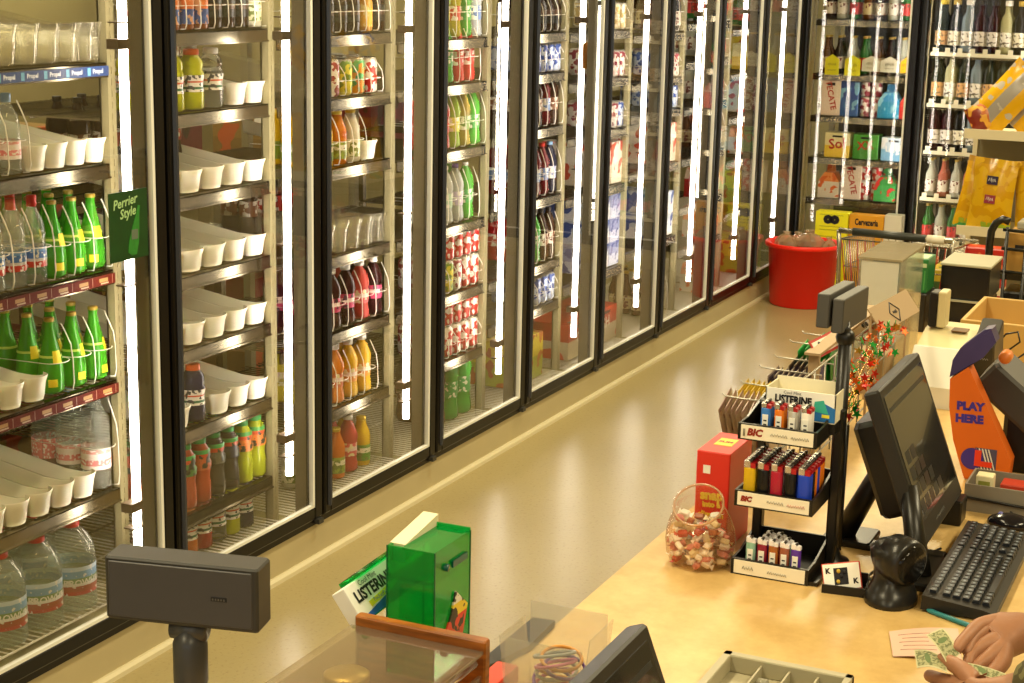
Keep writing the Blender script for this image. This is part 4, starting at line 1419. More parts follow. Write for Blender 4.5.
# feet and arms
g.box((.07, .12, -.0535), (.17, .215, -.040), 0, .004).box((.07, -.02, -.0535), (.11, .13, -.043), 0, .003).box((-.03, -.03, -.0535), (.08, .02, -.043), 0, .003).box((-.10, -.07, -.0535), (-.01, .06, -.038), 0, .004)
ob('base_plate', g.mesh('base_plate', [BLACK]), mon)
for a_, b_ in ((Vector((.105, .180, -.04)), Vector((.125, .09, .16))), (Vector((-.05, .0, -.045)), Vector((.02, .045, .10)))):
    g = G()
    dv = (b_ - a_)
    g.tube([a_, a_ + dv * .5, b_], [.022, .019, .017], 12)
    ob('stand_arm', g.mesh('stand_arm', [BLACK]), mon)
g = G()
g.x = M
g.box((.05, .03, .05), (.31, .085, .24), 0, .01)
ob('rear_housing', g.mesh('rear_housing', [BLACK]), mon)
g = G().box((.30, -.01, -.054), (.36, .06, -.002), 0, .003)
ob('card_reader', g.mesh('card_reader', [BLACK]), mon)

# --- hand held scanner stand (black barcode scanner)
t = empty('barcode_scanner', (-.795, -2.135, CZ), 'black counter barcode scanner with round head left of the keyboard', 'scanner')
g = G()
K = 20
rings = [(.0, .058, .046, 0), (.010, .058, .046, 0), (.022, .050, .040, .004), (.040, .042, .034, .008), (.058, .040, .034, .008), (.075, .044, .040, .004), (.095, .046, .042, .0), (.108, .030, .028, .0)]
vs = [(dx + a * math.cos(2 * PI * k / K), bb * math.sin(2 * PI * k / K), z) for z, a, bb, dx in rings for k in range(K)]
fs = [(j * K + k, j * K + (k + 1) % K, (j + 1) * K + (k + 1) % K, (j + 1) * K + k) for j in range(len(rings) - 1) for k in range(K)] + [tuple(range(K - 1, -1, -1)), tuple(range((len(rings) - 1) * K, len(rings) * K))]
g.put(vs, fs, 0, True)
ob('foot', g.mesh('foot', [mat('scanner black', '1c1b1a', .3)]), t)
g = G().lathe([(.001, -.034), (.030, -.034), (.041, -.024), (.043, 0), (.041, .018), (.034, .022)], 24)
g.lathe([(.034, .022), (.031, .012), (.001, .012)], 24, 1)
hq = Vector((-.50, -.78, -.05)).to_track_quat('Z', 'Y').to_euler()
hd = ob('scan_head', g.mesh('scan_head', [mat('scanner black', ''), mat('scanner window', '0a0606', .08, coat=1)]), t, (-.012, -.018, .080), hq)
g = G().box((-.01, -.05, .0), (.05, -.036, .02), 0, .004)
ob('cable', G().tube([(.03, .03, .01), (.08, .06, .006), (.16, .05, .005), (.24, -.01, .005), (.3, -.03, .005)], .0025, 6).mesh('cable', BLACK), t)

# --- keyboard
kb = empty('keyboard', (-.825, -2.318, CZ), 'black computer keyboard lying on the counter, keys facing up', 'keyboard')
KL, KW = .45, .125
g = G()
g.prism([(0, 0.004), (0, .016), (.02, .021), (KW, .030), (KW, .004)], 0, KL, 'yz')
ob('case', g.mesh('case', [mat('keyboard case', '1b1916', .4)]), kb)
KEYM = [mat('key cap', '20242a', .35), mat('key legend', '7a8694', .5)]
proto = {}
rows_ = [14, 14, 13, 13, 12, 9]
nk = 0
for r_ in range(6):
    y = .012 + r_ * .0168 + (.006 if r_ == 5 else 0)
    x = .024
    z = .0185 + y * .075
    keys = rows_[5 - r_] if r_ < 5 else 13
    for c_ in range(22):
        w_ = .0165
        if r_ == 0 and 3 <= c_ <= 7:
            if c_ > 3:
                x += .0185
                continue
            w_ = .0165 * 5 + .0027 * 4
        if c_ in (14, 17):
            x += .006
        kk = round(w_, 4)
        if kk not in proto:
            g = G()
            g.prism([(0.001, 0), (.0155, 0), (.0135, .0075), (.003, .0075)], 0.0005, w_ - .001, 'yz', 0)
            if w_ < .02:
                g.box((.005, .006, .0074), (.010, .010, .0077), 1)
            proto[kk] = g.mesh('key', KEYM)
        if r_ == 1 and 14 <= c_ <= 16 and c_ != 15:
            x += .0185
            continue
        nk += 1
        o = ob('key', proto[kk], kb, (x, y, z))
        x += .0185 if w_ < .02 else .0185
g = G().box((.34, .112, .0265), (.36, .122, .0285), 0)
ob('badge', g.mesh('badge', [mat('kb badge', '8a8a7a', .4)]), kb)

# --- mouse
m_ = empty('mouse', (-.283, -2.262, CZ), 'black computer mouse beyond the keyboard', 'mouse')
g = G().ball((0, 0, .006), .030, 18, 0, (.95, 1.55, .72))
g.v = [(x, y, max(z, .001)) for x, y, z in g.v]
ob('mouse_body', g.mesh('mouse_body', [mat('mouse black', '14131a', .15)]), m_)
ob('cable', G().tube([(.05, 0, .008), (.09, .03, .02), (.13, .02, .012), (.15, .0, .005)], .0022, 6).mesh('cable', BLACK), m_)
ob('scroll_wheel', G().tube([(-.004, .02, .022), (.004, .02, .022)], .006, 10).mesh('scroll_wheel', [mat('wheel', '6a6ab0', .3)]), m_)

# --- pen and slip
o = ob('pen', G().tube([(0, 0, .0045), (.004, 0, .0045), (.012, 0, .0045), (.13, 0, .0045), (.142, 0, .0045)], [.001, .003, .0045, .0045, .0035], 10).mesh('pen', [mat('teal pen', '2c7a80', .35)]))
pa, pb = at(926, 612, 2, CZ), at(985, 634, 2, CZ)
o.location = (pa.x, pa.y, CZ)
o.rotation_euler = (0, 0, math.atan2(pb.y - pa.y, pb.x - pa.x))
tag(o, 'teal ballpoint pen lying below the keyboard', 'pen')
slip = [at(*p, 2, CZ + .001) for p in ((889, 632), (958, 629), (962, 662), (893, 657))]
g = G()
N = 8
vs = []
for i in range(N + 1):
    for j in range(3):
        u_, v_ = i / N, j / 2
        p = slip[0] * (1 - u_) * (1 - v_) + slip[1] * u_ * (1 - v_) + slip[2] * u_ * v_ + slip[3] * (1 - u_) * v_
        vs.append((p.x, p.y, p.z + .004 * math.sin(u_ * PI) + .001))
for z_ in (0, -.0006):
    g.put([(x, y, z + z_) for x, y, z in vs], [(i * 3 + j, i * 3 + j + 1, i * 3 + j + 4, i * 3 + j + 3) for i in range(N) for j in range(2)], 0, True)
for q in range(5):
    a_, b_ = (.12 + .05 * (q % 2)), .75 - .1 * (q % 3)
    v_ = .2 + q * .14
    p0 = slip[0] * (1 - a_) * (1 - v_) + slip[1] * a_ * (1 - v_) + slip[2] * a_ * v_ + slip[3] * (1 - a_) * v_
    p1 = slip[0] * (1 - b_) * (1 - v_) + slip[1] * b_ * (1 - v_) + slip[2] * b_ * v_ + slip[3] * (1 - b_) * v_
    pts = []
    for s_ in range(7):
        f_ = s_ / 6
        u_ = a_ + (b_ - a_) * f_
        p = p0 * (1 - f_) + p1 * f_
        pts.append((p.x, p.y, p.z + .004 * math.sin(u_ * PI) + .0013))
    g.tube(pts, .0005, 4, 1)
o = ob('paper_slip', g.mesh('paper_slip', [mat('pink paper', 'e0b8a4', .7), mat('slip print', 'a07a70', .7)]))
tag(o, 'pale pink printed slip lying on the counter by the hands', 'paper')

# --- till tray at the bottom edge
t = empty('till_tray', (-1.34, -2.05, CZ), 'beige grey open tray with rounded compartments at the bottom edge', 'tray')
g = G()
x0, x1, y0, y1 = -.16, .125, -.12, .085
hh = .032
g.box((x0, y0, 0), (x1, y1, .004))
g.box((x0, y0, .004), (x0 + .012, y1, hh), 0, .002).box((x1 - .016, y0, .004), (x1, y1, hh), 0, .002).box((x0, y0, .004), (x1, y0 + .012, hh), 0, .002).box((x0, y1 - .014, .004), (x1, y1, hh), 0, .002)
ob('tray_body', g.mesh('tray_body', [mat('till beige', 'a8a084', .45)]), t)
for i in range(3):
    g = G().box((x0 + .012, y0 + .05 + i * .045, .004), (x1 - .016, y0 + .053 + i * .045, .024))
    ob('divider', g.mesh('divider', [mat('till beige', '')]), t)
for i in range(3):
    g = G().tube([(.07, y0 + .03 + i * .045, .012), (.07, y0 + .045 + i * .045, .012)], .009, 14)
    ob('roller', g.mesh('roller', [mat('till roller', '8c8874', .4)]), t)

# --- black edge bracket, red packet and clear tub with wristbands
g = G().prism([(-1.40, -1.642), (-1.36, -1.622), (-1.19, -1.622), (-1.185, -1.66), (-1.30, -1.665)], CZ - .03, CZ + .012, 'xy')
o = ob('edge_bracket', g.mesh('edge_bracket', [BLACK]))
tag(o, 'flat black bracket at the counter edge behind the clear tub', 'bracket')
g = G().box((-1.50, -1.70, CZ), (-1.415, -1.662, CZ + .03), 0, .003)
put_text(g, 'Ca', .02, frame((-1.4995, -1.681, CZ + .017), (0, -1, 0), (0, 0, 1)), 1)
o = ob('red_packet', g.mesh('red_packet', [mat('packet red', 'd03818', .4), TW]))
tag(o, 'small red packet with pale lettering beside the clear tub', 'packet')
t = empty('clear_tub', (-1.475, -1.785, CZ), 'clear plastic tub of coloured wristbands at the bottom edge', 'tub')
g = G()
g.box((-.05, -.06, 0), (.05, .06, .002))
g.prism([(-.055, 0), (-.07, .14), (-.072, .14), (-.057, 0)], -.045, .045, 'yz').prism([(.055, 0), (.07, .12), (.072, .12), (.057, 0)], -.045, .045, 'yz')
g.box((-.047, -.06, 0), (-.045, .06, .12)).box((.045, -.062, 0), (.047, .062, .145))
ob('tub_walls', g.mesh('tub_walls', [clear('tub plastic', 'f4f4f2', .03, 1.5, .14, 'f4f4f4')]), t)
for i in range(12):
    rr3 = random.Random(i + 40)
    c_ = [('purple', '6a3a8c'), ('pink', 'c86a90'), ('amber', 'c88a3c'), ('grey', '9a9a94')][i % 4]
    pts = [(.030 * math.cos(2 * PI * k / 20), .030 * math.sin(2 * PI * k / 20), 0) for k in range(20)]
    o = ob('wristband', G().tube(pts, .0028, 6, closed=True).mesh('wristband', [mat('band ' + c_[0], c_[1], .4)]))
    o.location = (-1.475 + rr3.uniform(-.008, .008), -1.785 + rr3.uniform(-.02, .02), CZ + .018 + i * .0065)
    o.rotation_euler = (R(rr3.uniform(-22, 22)), R(rr3.uniform(-22, 22)), 0)
    tag(o, '%s rubber wristband in the clear tub, %s from bottom of its colour' % (c_[0], ordn(i // 4)), 'wristband', 'wristbands in the clear tub')
# ------------------------------------------------------------------ candy jar
JX, JY = -.775, -1.775
JR = .064
t = empty('candy_jar', (JX, JY, CZ), 'round clear candy jar with tilted open mouth full of wrapped candies', 'jar')
JG = clear('jar glass', 'faf2e6', .02, 1.5, .12, 'e8b080')
g = G()
K = 36
tilt = R(38)
# belly rings, then rings that tilt towards the mouth (towards the camera: -x)
vs = []
prof = [(.70, 0, 0), (.88, .006, 0), (.98, .022, 0), (1.02, .045, 0), (.98, .068, .15), (.88, .088, .45), (.76, .103, .8), (.68, .112, 1), (.70, .116, 1), (.72, .119, 1)]
for q, z, tt in prof:
    for k in range(K):
        a = 2 * PI * k / K
        x, y = JR * q * math.cos(a), JR * q * math.sin(a)
        ang = -tilt * tt
        vs.append((x * math.cos(ang) - .022 * tt, y, z + x * math.sin(-ang) * 1.0))
n = len(prof)
g.put(vs, [(j * K + k, j * K + (k + 1) % K, (j + 1) * K + (k + 1) % K, (j + 1) * K + k) for j in range(n - 1) for k in range(K)], 0, True)
g.put([v for v in vs[:K]], [tuple(range(K))], 0)
ob('jar_body', g.mesh('jar_body', [JG]), t)
rim = vs[-K:]
ob('rim', G().tube(rim, .0022, 6, closed=True).mesh('rim', [clear('jar rim', 'f0dcc0', .05, 1.5, .55, 'e8c49a')]), t)
CM = [('white', 'efe8dc'), ('pink', 'd88a80'), ('pale blue', 'a8b4bc'), ('brown', '9a5a38'), ('cream', 'd8c8a0'), ('red', 'b8402c')]
cme = []
for nm, hx in CM:
    g = G().box((-.009, -.006, -.005), (.009, .006, .005), 0, .002)
    for s in (-1, 1):
        g.put([(s * .009, -.002, 0), (s * .009, .002, 0), (s * .016, .006, .003), (s * .016, -.006, -.003)], [(0, 1, 2, 3)], 0)
    cme.append(g.mesh('wrapped_candy', [mat('candy ' + nm, hx, .35)]))
rc = random.Random(3)
cnt = 0
zl = .012
while zl < .088:
    q = 1.0 if zl < .06 else .86
    rr_ = JR * q - .0165
    n_ = int(14 if zl < .07 else 8)
    for k in range(n_):
        a = 2 * PI * (k + rc.random() * .6) / n_
        r_ = rr_ * (0.98 if k % 3 else rc.uniform(.2, .7))
        i = rc.choice([0, 0, 0, 0, 1, 1, 1, 2, 3, 4, 4, 4, 5])
        o = ob('wrapped_candy', cme[i])
        o.location = (JX + r_ * math.cos(a) - (.008 if zl > .07 else 0), JY + r_ * math.sin(a), CZ + zl + rc.uniform(-.003, .003))
        o.rotation_euler = (rc.uniform(-1, 1), rc.uniform(-.6, .6), rc.uniform(0, 6))
        tag(o, CM[i][0] + ' wrapped candy in the round candy jar', 'candy', CM[i][0] + ' wrapped candies in the jar')
        cnt += 1
    zl += .0125

# ------------------------------------------------------------------ tall red snack box
x0, x1, y0, y1, h = -.757, -.618, -1.826, -1.760, .20
# the jar stands before it, so the box starts behind the jar
x0, x1 = -.700, -.560
sh = .024
y0, y1 = y0 + sh, y1 + sh
g = G().box((x0, y0, CZ), (x1, y1, CZ + .193), 0, .002)
put_text(g, 'snap', .026, frame((x0 - .0010, (y0 + y1) / 2, CZ + .108), (0, -1, .05), (0, .05, 1)), 1, bold=.0014, sx=.95)
put_text(g, 'into a', .015, frame((x0 - .0010, (y0 + y1) / 2, CZ + .090), (0, -1, .05), (0, .05, 1)), 1, bold=.0010)
put_text(g, 'slim jim', .018, frame((x0 - .0010, (y0 + y1) / 2, CZ + .070), (0, -1, .05), (0, .05, 1)), 1, bold=.0008, sx=.9)
g.box((x0 - .0012, y0 + .038, CZ + .150), (x0 - .0005, y0 + .052, CZ + .166), 2)
g.box((x0 + .05, y0 + .015, CZ + .1925), (x0 + .10, y0 + .05, CZ + .1936), 1)
put_text(g, 'SLIM', .014, frame((x0 + .075, (y0 + y1) / 2, CZ + .194), (0, -1, 0), (1, 0, 0)), 3, bold=.0008)
o = ob('snack_stick_box', g.mesh('snack_stick_box', [mat('box red', (0.72, 0.035, 0.02), .4), mat('box yellow', 'f0d040', .5), TW, TR]))
tag(o, 'tall red snack stick box with yellow lettering behind the candy jar', 'box')

# ------------------------------------------------------------------ lighter rack
SX = -.80
t = empty('lighter_rack', (SX, -1.915, CZ), 'black three tier lighter rack with white sign strips', 'rack')
yl, yr = .068, -.068      # local y: left / right in the picture
TZ = [.255, .130, .0]
for i, z in enumerate(TZ):
    g = G()
    dpt = .145 if i else .16
    g.box((0.004, yr, z), (dpt, yl, z + .006), 0)
    g.box((0.0, yr, z), (.006, yl, z + .030), 0)
    g.prism([(.0, z), (dpt, z), (dpt, z + .05), (.05, z + .030), (.0, z + .030)], yr - .004, yr, 'xz').prism([(.0, z), (dpt, z), (dpt, z + .05), (.05, z + .030), (.0, z + .030)], yl, yl + .004, 'xz')
    g.box((dpt - .004, yr, z), (dpt, yl, z + .05), 0)
    tr = ob('tray', g.mesh('tray', [BLACK]), t)
    g = G().box((-.0015, yr + .002, z + .003), (0, yl - .002, z + .028), 0)
    if i < 2:
        put_text(g, 'BIC', .018 if i == 0 else .013, frame((-.002, yl - .027 if i == 0 else yl - .018, z + .0155), (0, -1, 0), (0, 0, 1)), 1, bold=.0010, shear=.2)
        scrawl(g, frame((-.002, -.004, z + .016), (0, -1, 0), (0, 0, 1)), .03, .006, 3, 6)
        scrawl(g, frame((-.002, -.042, z + .015), (0, -1, 0), (0, 0, 1)), .032, .007, 2 if i else 3, 7)
        if i == 0:
            g.tube([(-.0022, yl - .008, z + .008), (-.0022, yl - .008, z + .021)], .002, 6, 3)
    else:
        scrawl(g, frame((-.002, .04, z + .015), (0, -1, 0), (0, 0, 1)), .02, .008, 3, 4)
        scrawl(g, frame((-.002, -.015, z + .013), (0, -1, 0), (0, 0, 1)), .035, .006, 3, 8)
    ob('sign_strip', g.mesh('sign_strip', [mat('sign paper', 'ece6d4', .5), mat('bic red', '8c2a1c', .5), mat('faint red', 'c87a6c', .5), mat('faint ink', '8a8678', .5)]), tr, label='white printed sign strip')
for (x, y) in ((.13, yr - .012), (.13, yl - .006)):
    g = G().box((x - .012, y - .009, 0), (x + .012, y + .009, .30), 0, .003)
    ob('post', g.mesh('post', [BLACK]), t)
ob('base', G().box((.004, yr - .02, 0), (.15, yl + .0, .008)).mesh('base', [BLACK]), t)
LT = {}


def lighter(col, h, M, label, group, lab=False, cap='red'):
    key = (col, h, lab, cap)
    if key not in LT:
        m = {'yellow': mat('lt yellow', (.85, .55, .02), .12, trans=.3), 'black': mat('lt black', '151414', .2), 'red': mat('lt red', (.50, .02, .05), .15, trans=.2), 'blue': mat('lt blue', (.02, .06, .55), .2), 'skyblue': mat('lt sky', '3c7ac8', .25),
             'orange': mat('lt orange', 'e07820', .25), 'silver': mat('lt silver', 'c8c4bc', .25, metal=.3), 'white': mat('lt white', 'eeeae2', .3), 'teal': mat('lt teal', '8cb8a4', .25), 'maroon': mat('lt maroon', '8c2038', .25), 'brown': mat('lt brown', 'a8622c', .25), 'copper': mat('lt copper', '9a5a40', .25), 'purple': mat('lt purple', '5a34a0', .25)}[col]
        b = G()
        w = .0115 if h > .07 else .0095
        prof = [(.9, 0), (1, .003), (1, h * .78), (.94, h * .80)]
        vs = []
        for q, z in prof:
            for k in range(12):
                a = 2 * PI * k / 12
                vs.append((.0062 * q * math.cos(a), w * q * math.sin(a), z))
        b.put(vs, [(j * 12 + k, j * 12 + (k + 1) % 12, (j + 1) * 12 + (k + 1) % 12, (j + 1) * 12 + k) for j in range(3) for k in range(12)] + [tuple(range(11, -1, -1)), tuple(range(36, 48))], 0, True)
        hood = G().box((-.0055, w * -.2, h * .80), (.0055, w * .92, h * .97), 0, .0015)
        btn = G().prism([(-w * .95, h * .80), (-w * .15, h * .80), (-w * .15, h * .93), (-w * .9, h * .90)], -.005, .005, 'yz')
        btn.tube([(-.005, -w * .05, h * .96), (.005, -w * .05, h * .96)], h * .04, 8, 1)
        lb = G().box((-.0066, -w * .55, h * .18), (-.0056, w * .55, h * .62), 0)
        lb.box((-.0068, -w * .3, h * .3), (-.0065, w * .3, h * .34), 1).box((-.0068, -w * .3, h * .42), (-.0065, w * .3, h * .46), 1)
        cm_ = {'red': mat('lt button', 'a81820', .3), 'white': mat('lt cap', 'f2eef2', .3), 'purple': mat('lt purple', '')if 'lt purple' in MATS else mat('lt purple', '5a34a0', .25)}[cap]
        LT[key] = (b.mesh('lighter', [m]), hood.mesh('hood', [mat('lt hood', 'd0ccc8', .25, metal=.8) if cap == 'red' else cm_]), btn.mesh('button', [cm_, mat('lt wheel', '4a4644', .35, metal=.6)]), lb.mesh('sticker', [TW, INK]) if lab else None)
    a = LT[key]
    o = ob('lighter', a[0])
    o.matrix_world = M
    ob('hood', a[1], o)
    ob('button', a[2], o)
    if a[3]:
        ob('sticker', a[3], o)
    return tag(o, label, 'lighter', group)


for r_ in range(7):
    for i, col in enumerate(['yellow', 'black', 'red', 'black', 'blue']):
        cc = col if r_ == 0 else rc.choice(['yellow', 'black', 'red', 'blue', 'black', 'orange', 'white'])
        lighter(cc, .080, Matrix.Translation((SX + .016 + r_ * .0165, -1.915 + .050 - i * .0250, CZ + .1365)), '%s lighter, middle tier, %s column from left, %s row' % (cc, ordn(i), ordn(r_)), 'lighters on the middle tier')
for r_ in range(2):
    for i, col in enumerate(['skyblue', 'orange', 'silver', 'white']):
        cc = {'skyblue': 'sky blue'}.get(col, col)
        lighter(col, .062, Matrix.Translation((SX + .030 + r_ * .018, -1.915 + .030 - i * .0245, CZ + .2615)), '%s labelled lighter, top tier, %s row' % (cc, ordn(r_)), 'lighters on the top tier', True)
for r_, n_ in ((0, 5), (1, 3), (2, 2)):
    for i in range(n_):
        col = ['teal', 'maroon', 'brown', 'copper', 'purple'][i] if r_ == 0 else ['purple', 'maroon', 'teal'][i]
        yy = .042 - i * .021 if r_ == 0 else .018 - i * .02
        lighter(col, .064, Matrix.Translation((SX + .022 + r_ * .022, -1.915 + yy, CZ + .0065)), '%s mini lighter, bottom tier, %s row, %s from left' % (col, ordn(r_), ordn(i)), 'mini lighters on the bottom tier', r_ == 0, 'white')

# open white mint tray behind the top lighters
g = G()
bx0, bx1, by0, by1, bz, bh = SX + .078, SX + .155, -1.998, -1.868, CZ + .285, .052
g.box((bx0, by0, bz), (bx0 + .002, by1, bz + bh), 0).box((bx1 - .002, by0, bz), (bx1, by1, bz + bh + .006), 1).box((bx0, by0, bz), (bx1, by0 + .002, bz + bh), 1).box((bx0, by1 - .002, bz), (bx1, by1, bz + bh), 1).box((bx0, by0, bz - .002), (bx1, by1, bz), 1)
put_text(g, 'LISTERINE', .018, frame((bx0 - .0010, by1 - .052, bz + .034), (0, -1, 0), (0, 0, 1)), 2, bold=.0009, sx=.85)
put_text(g, 'Cool Mint', .008, frame((bx0 - .0010, by1 - .050, bz + .0465), (0, -1, 0), (0, 0, 1)), 2)
g.prism([(by0, bz), (by1, bz), (by1, bz + .020), (by1 - .03, bz + .010), (by0 + .045, bz + .014), (by0 + .02, bz + .034), (by0, bz + .026)], bx0 - .0006, bx0 - .0002, 'yz', 3)
g.prism([(by0 + .012, bz + .015), (by0 + .04, bz + .018), (by0 + .038, bz + .036), (by0 + .022, bz + .040)], bx0 - .0010, bx0 - .0006, 'yz', 4)
g.box((bx0 - .0012, by0 + .010, bz + .008), (bx0 - .0008, by0 + .024, bz + .014), 5)
o = ob('mint_tray', g.mesh('mint_tray', [WHITE, mat('tray inner', 'e4dcc0', .6), INK, mat('mint wave', '2a70b4', .5), mat('mint teal', '3cb09a', .5), mat('mint yellow', '')]))
tag(o, 'open white mint strips tray behind the lighters on the top tier', 'carton')
ob2 = G().box((bx0 + .004, by0, CZ + .262), (bx1, by1, bz - .003), 0)
o = ob('riser', ob2.mesh('riser', [BLACK]), None)
tag(o, 'black riser block under the open mint tray', 'riser')

# playing card deck in a black holder
hx, hy = -.80, -2.055
t = empty('card_holder', (hx, hy, CZ), 'small black tray right of the lighter rack', 'holder', rot=R(8))
t.scale = (1.15, 1.0, 1)
g = G().box((-.012, -.036, 0), (.03, .040, .006)).box((-.012, -.036, .006), (-.009, .040, .016)).box((-.012, -.039, 0), (.03, -.036, .02)).box((.027, -.036, .006), (.03, .04, .03))
ob('holder_body', g.mesh('holder_body', [BLACK]), t)
g = G().box((0, -.030, 0), (.012, .030, .042), 0, .001)
g.box((-.0006, -.0285, .0015), (.0001, .0285, .0405), 1)
g.box((-.0010, -.010, .008), (-.0005, .012, .034), 2)
for k, (yy, zz) in enumerate(((0, .021), (.006, .013), (-.005, .027), (.004, .029))):
    g.ball((-.001, yy, zz), .0035, 6, 3 if k % 2 else 2)
for s, yy in ((1, .021), (-1, -.021)):
    for zz in (.030,) if s > 0 else (.012,):
        put_text(g, 'K', .011, frame((-.0012, yy, zz), (0, -1, 0), (0, 0, 1)), 2, bold=.0006)
o = ob('card_deck', g.mesh('card_deck', [mat('card red', 'c8402c', .5), TW, INK, mat('card gold', 'c8a83c', .5)]))
o.location = (hx - .006, hy + .002, CZ + .0075)
o.rotation_euler = (R(-12), R(20), R(8))
o.scale = (1, 1.12, 1.15)
tag(o, 'deck of playing cards with black figure and red edge in a tray', 'playing cards')

# ------------------------------------------------------------------ wire rack with hanging packets along the far counter edge
WR = mat('rack wire', 'a8a498', .35, metal=.6)
t = empty('peg_rack', (.0, -1.80, CZ), 'white wire peg rack standing on the counter behind the lighters', 'rack')
g = G()
for z in (.02, .11, .165, .225):
    g.tube([(-.36, 0, z), (.62, 0, z)], .0022, 5)
for i in range(12):
    x = -.36 + .089 * i
    g.tube([(x, 0, 0), (x, 0, .228)], .0022, 5)
ob('grid', g.mesh('grid', [WR]), t)
PEG = [(-.30, .195), (-.17, .195), (-.03, .20), (.09, .20), (.22, .21), (.33, .21)]
for i, (x, z) in enumerate(PEG):
    g = G().tube([(x, 0, z), (x, .10, z + .001), (x, .138, z + .002), (x, .144, z + .007)], .0018, 5)
    ob('peg', g.mesh('peg', [WR]), t)
PK = [('tan', 'c4b49c', 'a08070', 9, .138, .095), ('yellow', 'e0c41c', 'c8a81c', 9, .10, .085), ('dark', '3a2c44', '9a8a7c', 7, .085, .08), ('violet', '3a3060', '9a8a6a', 6, .085, .08), ('green', '1c7a2c', '38b050', 7, .09, .085), ('bright green', '1c9a4c', '50b090', 6, .09, .085)]
for (x, z), (nm, c1, c2, n_, ph, pw) in zip(PEG, PK):
    m = bands('packet ' + nm, [(0, c2), (.08, c1), (.94, c2)], blob=c2, bscale=70, thr=.60)
    g = G()
    vs = []
    for zz, th_ in ((-ph, .0008), (-ph * .93, .001), (-ph * .6, .0045), (-ph * .2, .003), (-.006, .001), (.006, .0008)):
        for xx, s in ((-1, 0), (-.6, 1), (0, 1.15), (.6, 1), (1, 0), (.6, -1), (0, -1.15), (-.6, -1)):
            vs.append((xx * pw / 2, s * th_, zz))
    g.put(vs, [(j * 8 + k, j * 8 + (k + 1) % 8, (j + 1) * 8 + (k + 1) % 8, (j + 1) * 8 + k) for j in range(5) for k in range(8)] + [tuple(range(7, -1, -1)), tuple(range(40, 48))], 0, False)
    me = g.mesh('snack_packet', [m])
    for i in range(n_):
        o = ob('snack_packet', me)
        o.location = (x + rc.uniform(-.003, .003), -1.80 + .034 + i * .0128, CZ + z - .008)
        o.rotation_euler = (rc.uniform(-.04, .04) - .08, (-.30 if nm == 'tan' else -.12) + rc.uniform(-.05, .05), rc.uniform(-.05, .05))
        tag(o, nm + ' snack packet on the peg rack, %s from the rack on its peg' % ordn(i), 'packet', nm + ' packets hanging on one peg')

# cigarette style sign strip with red border, and the tan card behind it
g = G()
SA, SB = Vector((.03, -1.752, CZ + .258)), Vector((.60, -1.752, CZ + .222))
exv = (SB - SA).normalized()
M6 = frame(SA, exv, (0, .60, .80))
g.x = M6
L_ = (SB - SA).length
g.box((0, -.042, -.0025), (L_, .002, 0), 1).box((.008, -.036, -.0005), (L_ - .008, -.004, .001), 0)
for xx in (.06, L_ - .08):
    for dx, dy in ((0, .006), (-.009, -.003), (.009, -.003)):
        g.ball((xx + dx * 2.2, -.02 + dy, .001), .007, 8, 2, (2, 1, .2))
    g.box((xx - .003, -.032, .001), (xx + .003, -.02, .0016), 2)
o = ob('sign_strip', g.mesh('sign_strip', [mat('sign white', 'ece4d8', .5), mat('sign red', 'b02820', .5), INK]))
tag(o, 'white sign strip with red border and black clover marks on the rack', 'sign')
g = G()
g.box((.64, -1.80, CZ), (.735, -1.715, CZ + .11), 0, .002)
scrawl(g, frame((.6395, -1.76, CZ + .06), (0, -1, 0), (0, 0, 1)), .04, .01, 1)
o = ob('tan_box', g.mesh('tan_box', [mat('tan board', 'a88f6c', .6), INK]))
tag(o, 'tan cardboard display box before the clear bin', 'box')
g = G().box((-.02, -1.79, CZ + .24), (.60, -1.755, CZ + .246)).box((.0, -1.785, CZ), (.01, -1.76, CZ + .24)).box((.58, -1.785, CZ), (.59, -1.76, CZ + .24))
o = ob('sign_shelf', g.mesh('sign_shelf', [mat('tan board', '')]))
tag(o, 'narrow tan ledge carrying the red bordered sign strip', 'ledge')
# tan strip card with a diamond mark, continuing the line of the sign strip
g = G()
SC_, SD = Vector((.615, -1.770, CZ + .232)), Vector((.745, -1.770, CZ + .226))
SC_, SD = at(868, 309, 1, -1.835), at(906, 289, 1, -1.835)
ex_ = (SD - SC_).normalized()
L2 = (SD - SC_).length
g.x = frame(SC_, ex_, (0, .60, .80))
g.box((0, -.066, -.003), (L2, 0, 0), 0)
dm = [(L2 * .35, -.034), (L2 * .35 + .05, -.010), (L2 * .35 + .10, -.036), (L2 * .35 + .05, -.062)]
for q in range(4):
    a0, a1 = dm[q], dm[(q + 1) % 4]
    g.tube([(a0[0], a0[1], .0005), (a1[0], a1[1], .0005)], .0018, 4, 1)
scrawl(g, Matrix.Translation((L2 * .35 + .05, -.036, .0008)), .04, .012, 1, 5)
g.x = Matrix.Identity(4)
for P_ in (SC_, SD):
    g.box((P_.x - .004 if P_ is SD else P_.x + .002, -1.845, CZ), (P_.x - .001 if P_ is SD else P_.x + .006, -1.840, P_.z - .01), 0)
o = ob('tan_card', g.mesh('tan_card', [mat('tan board', 'a88f6c', .6), INK]))
tag(o, 'tan display card with a black diamond outline behind the tinsel', 'card')

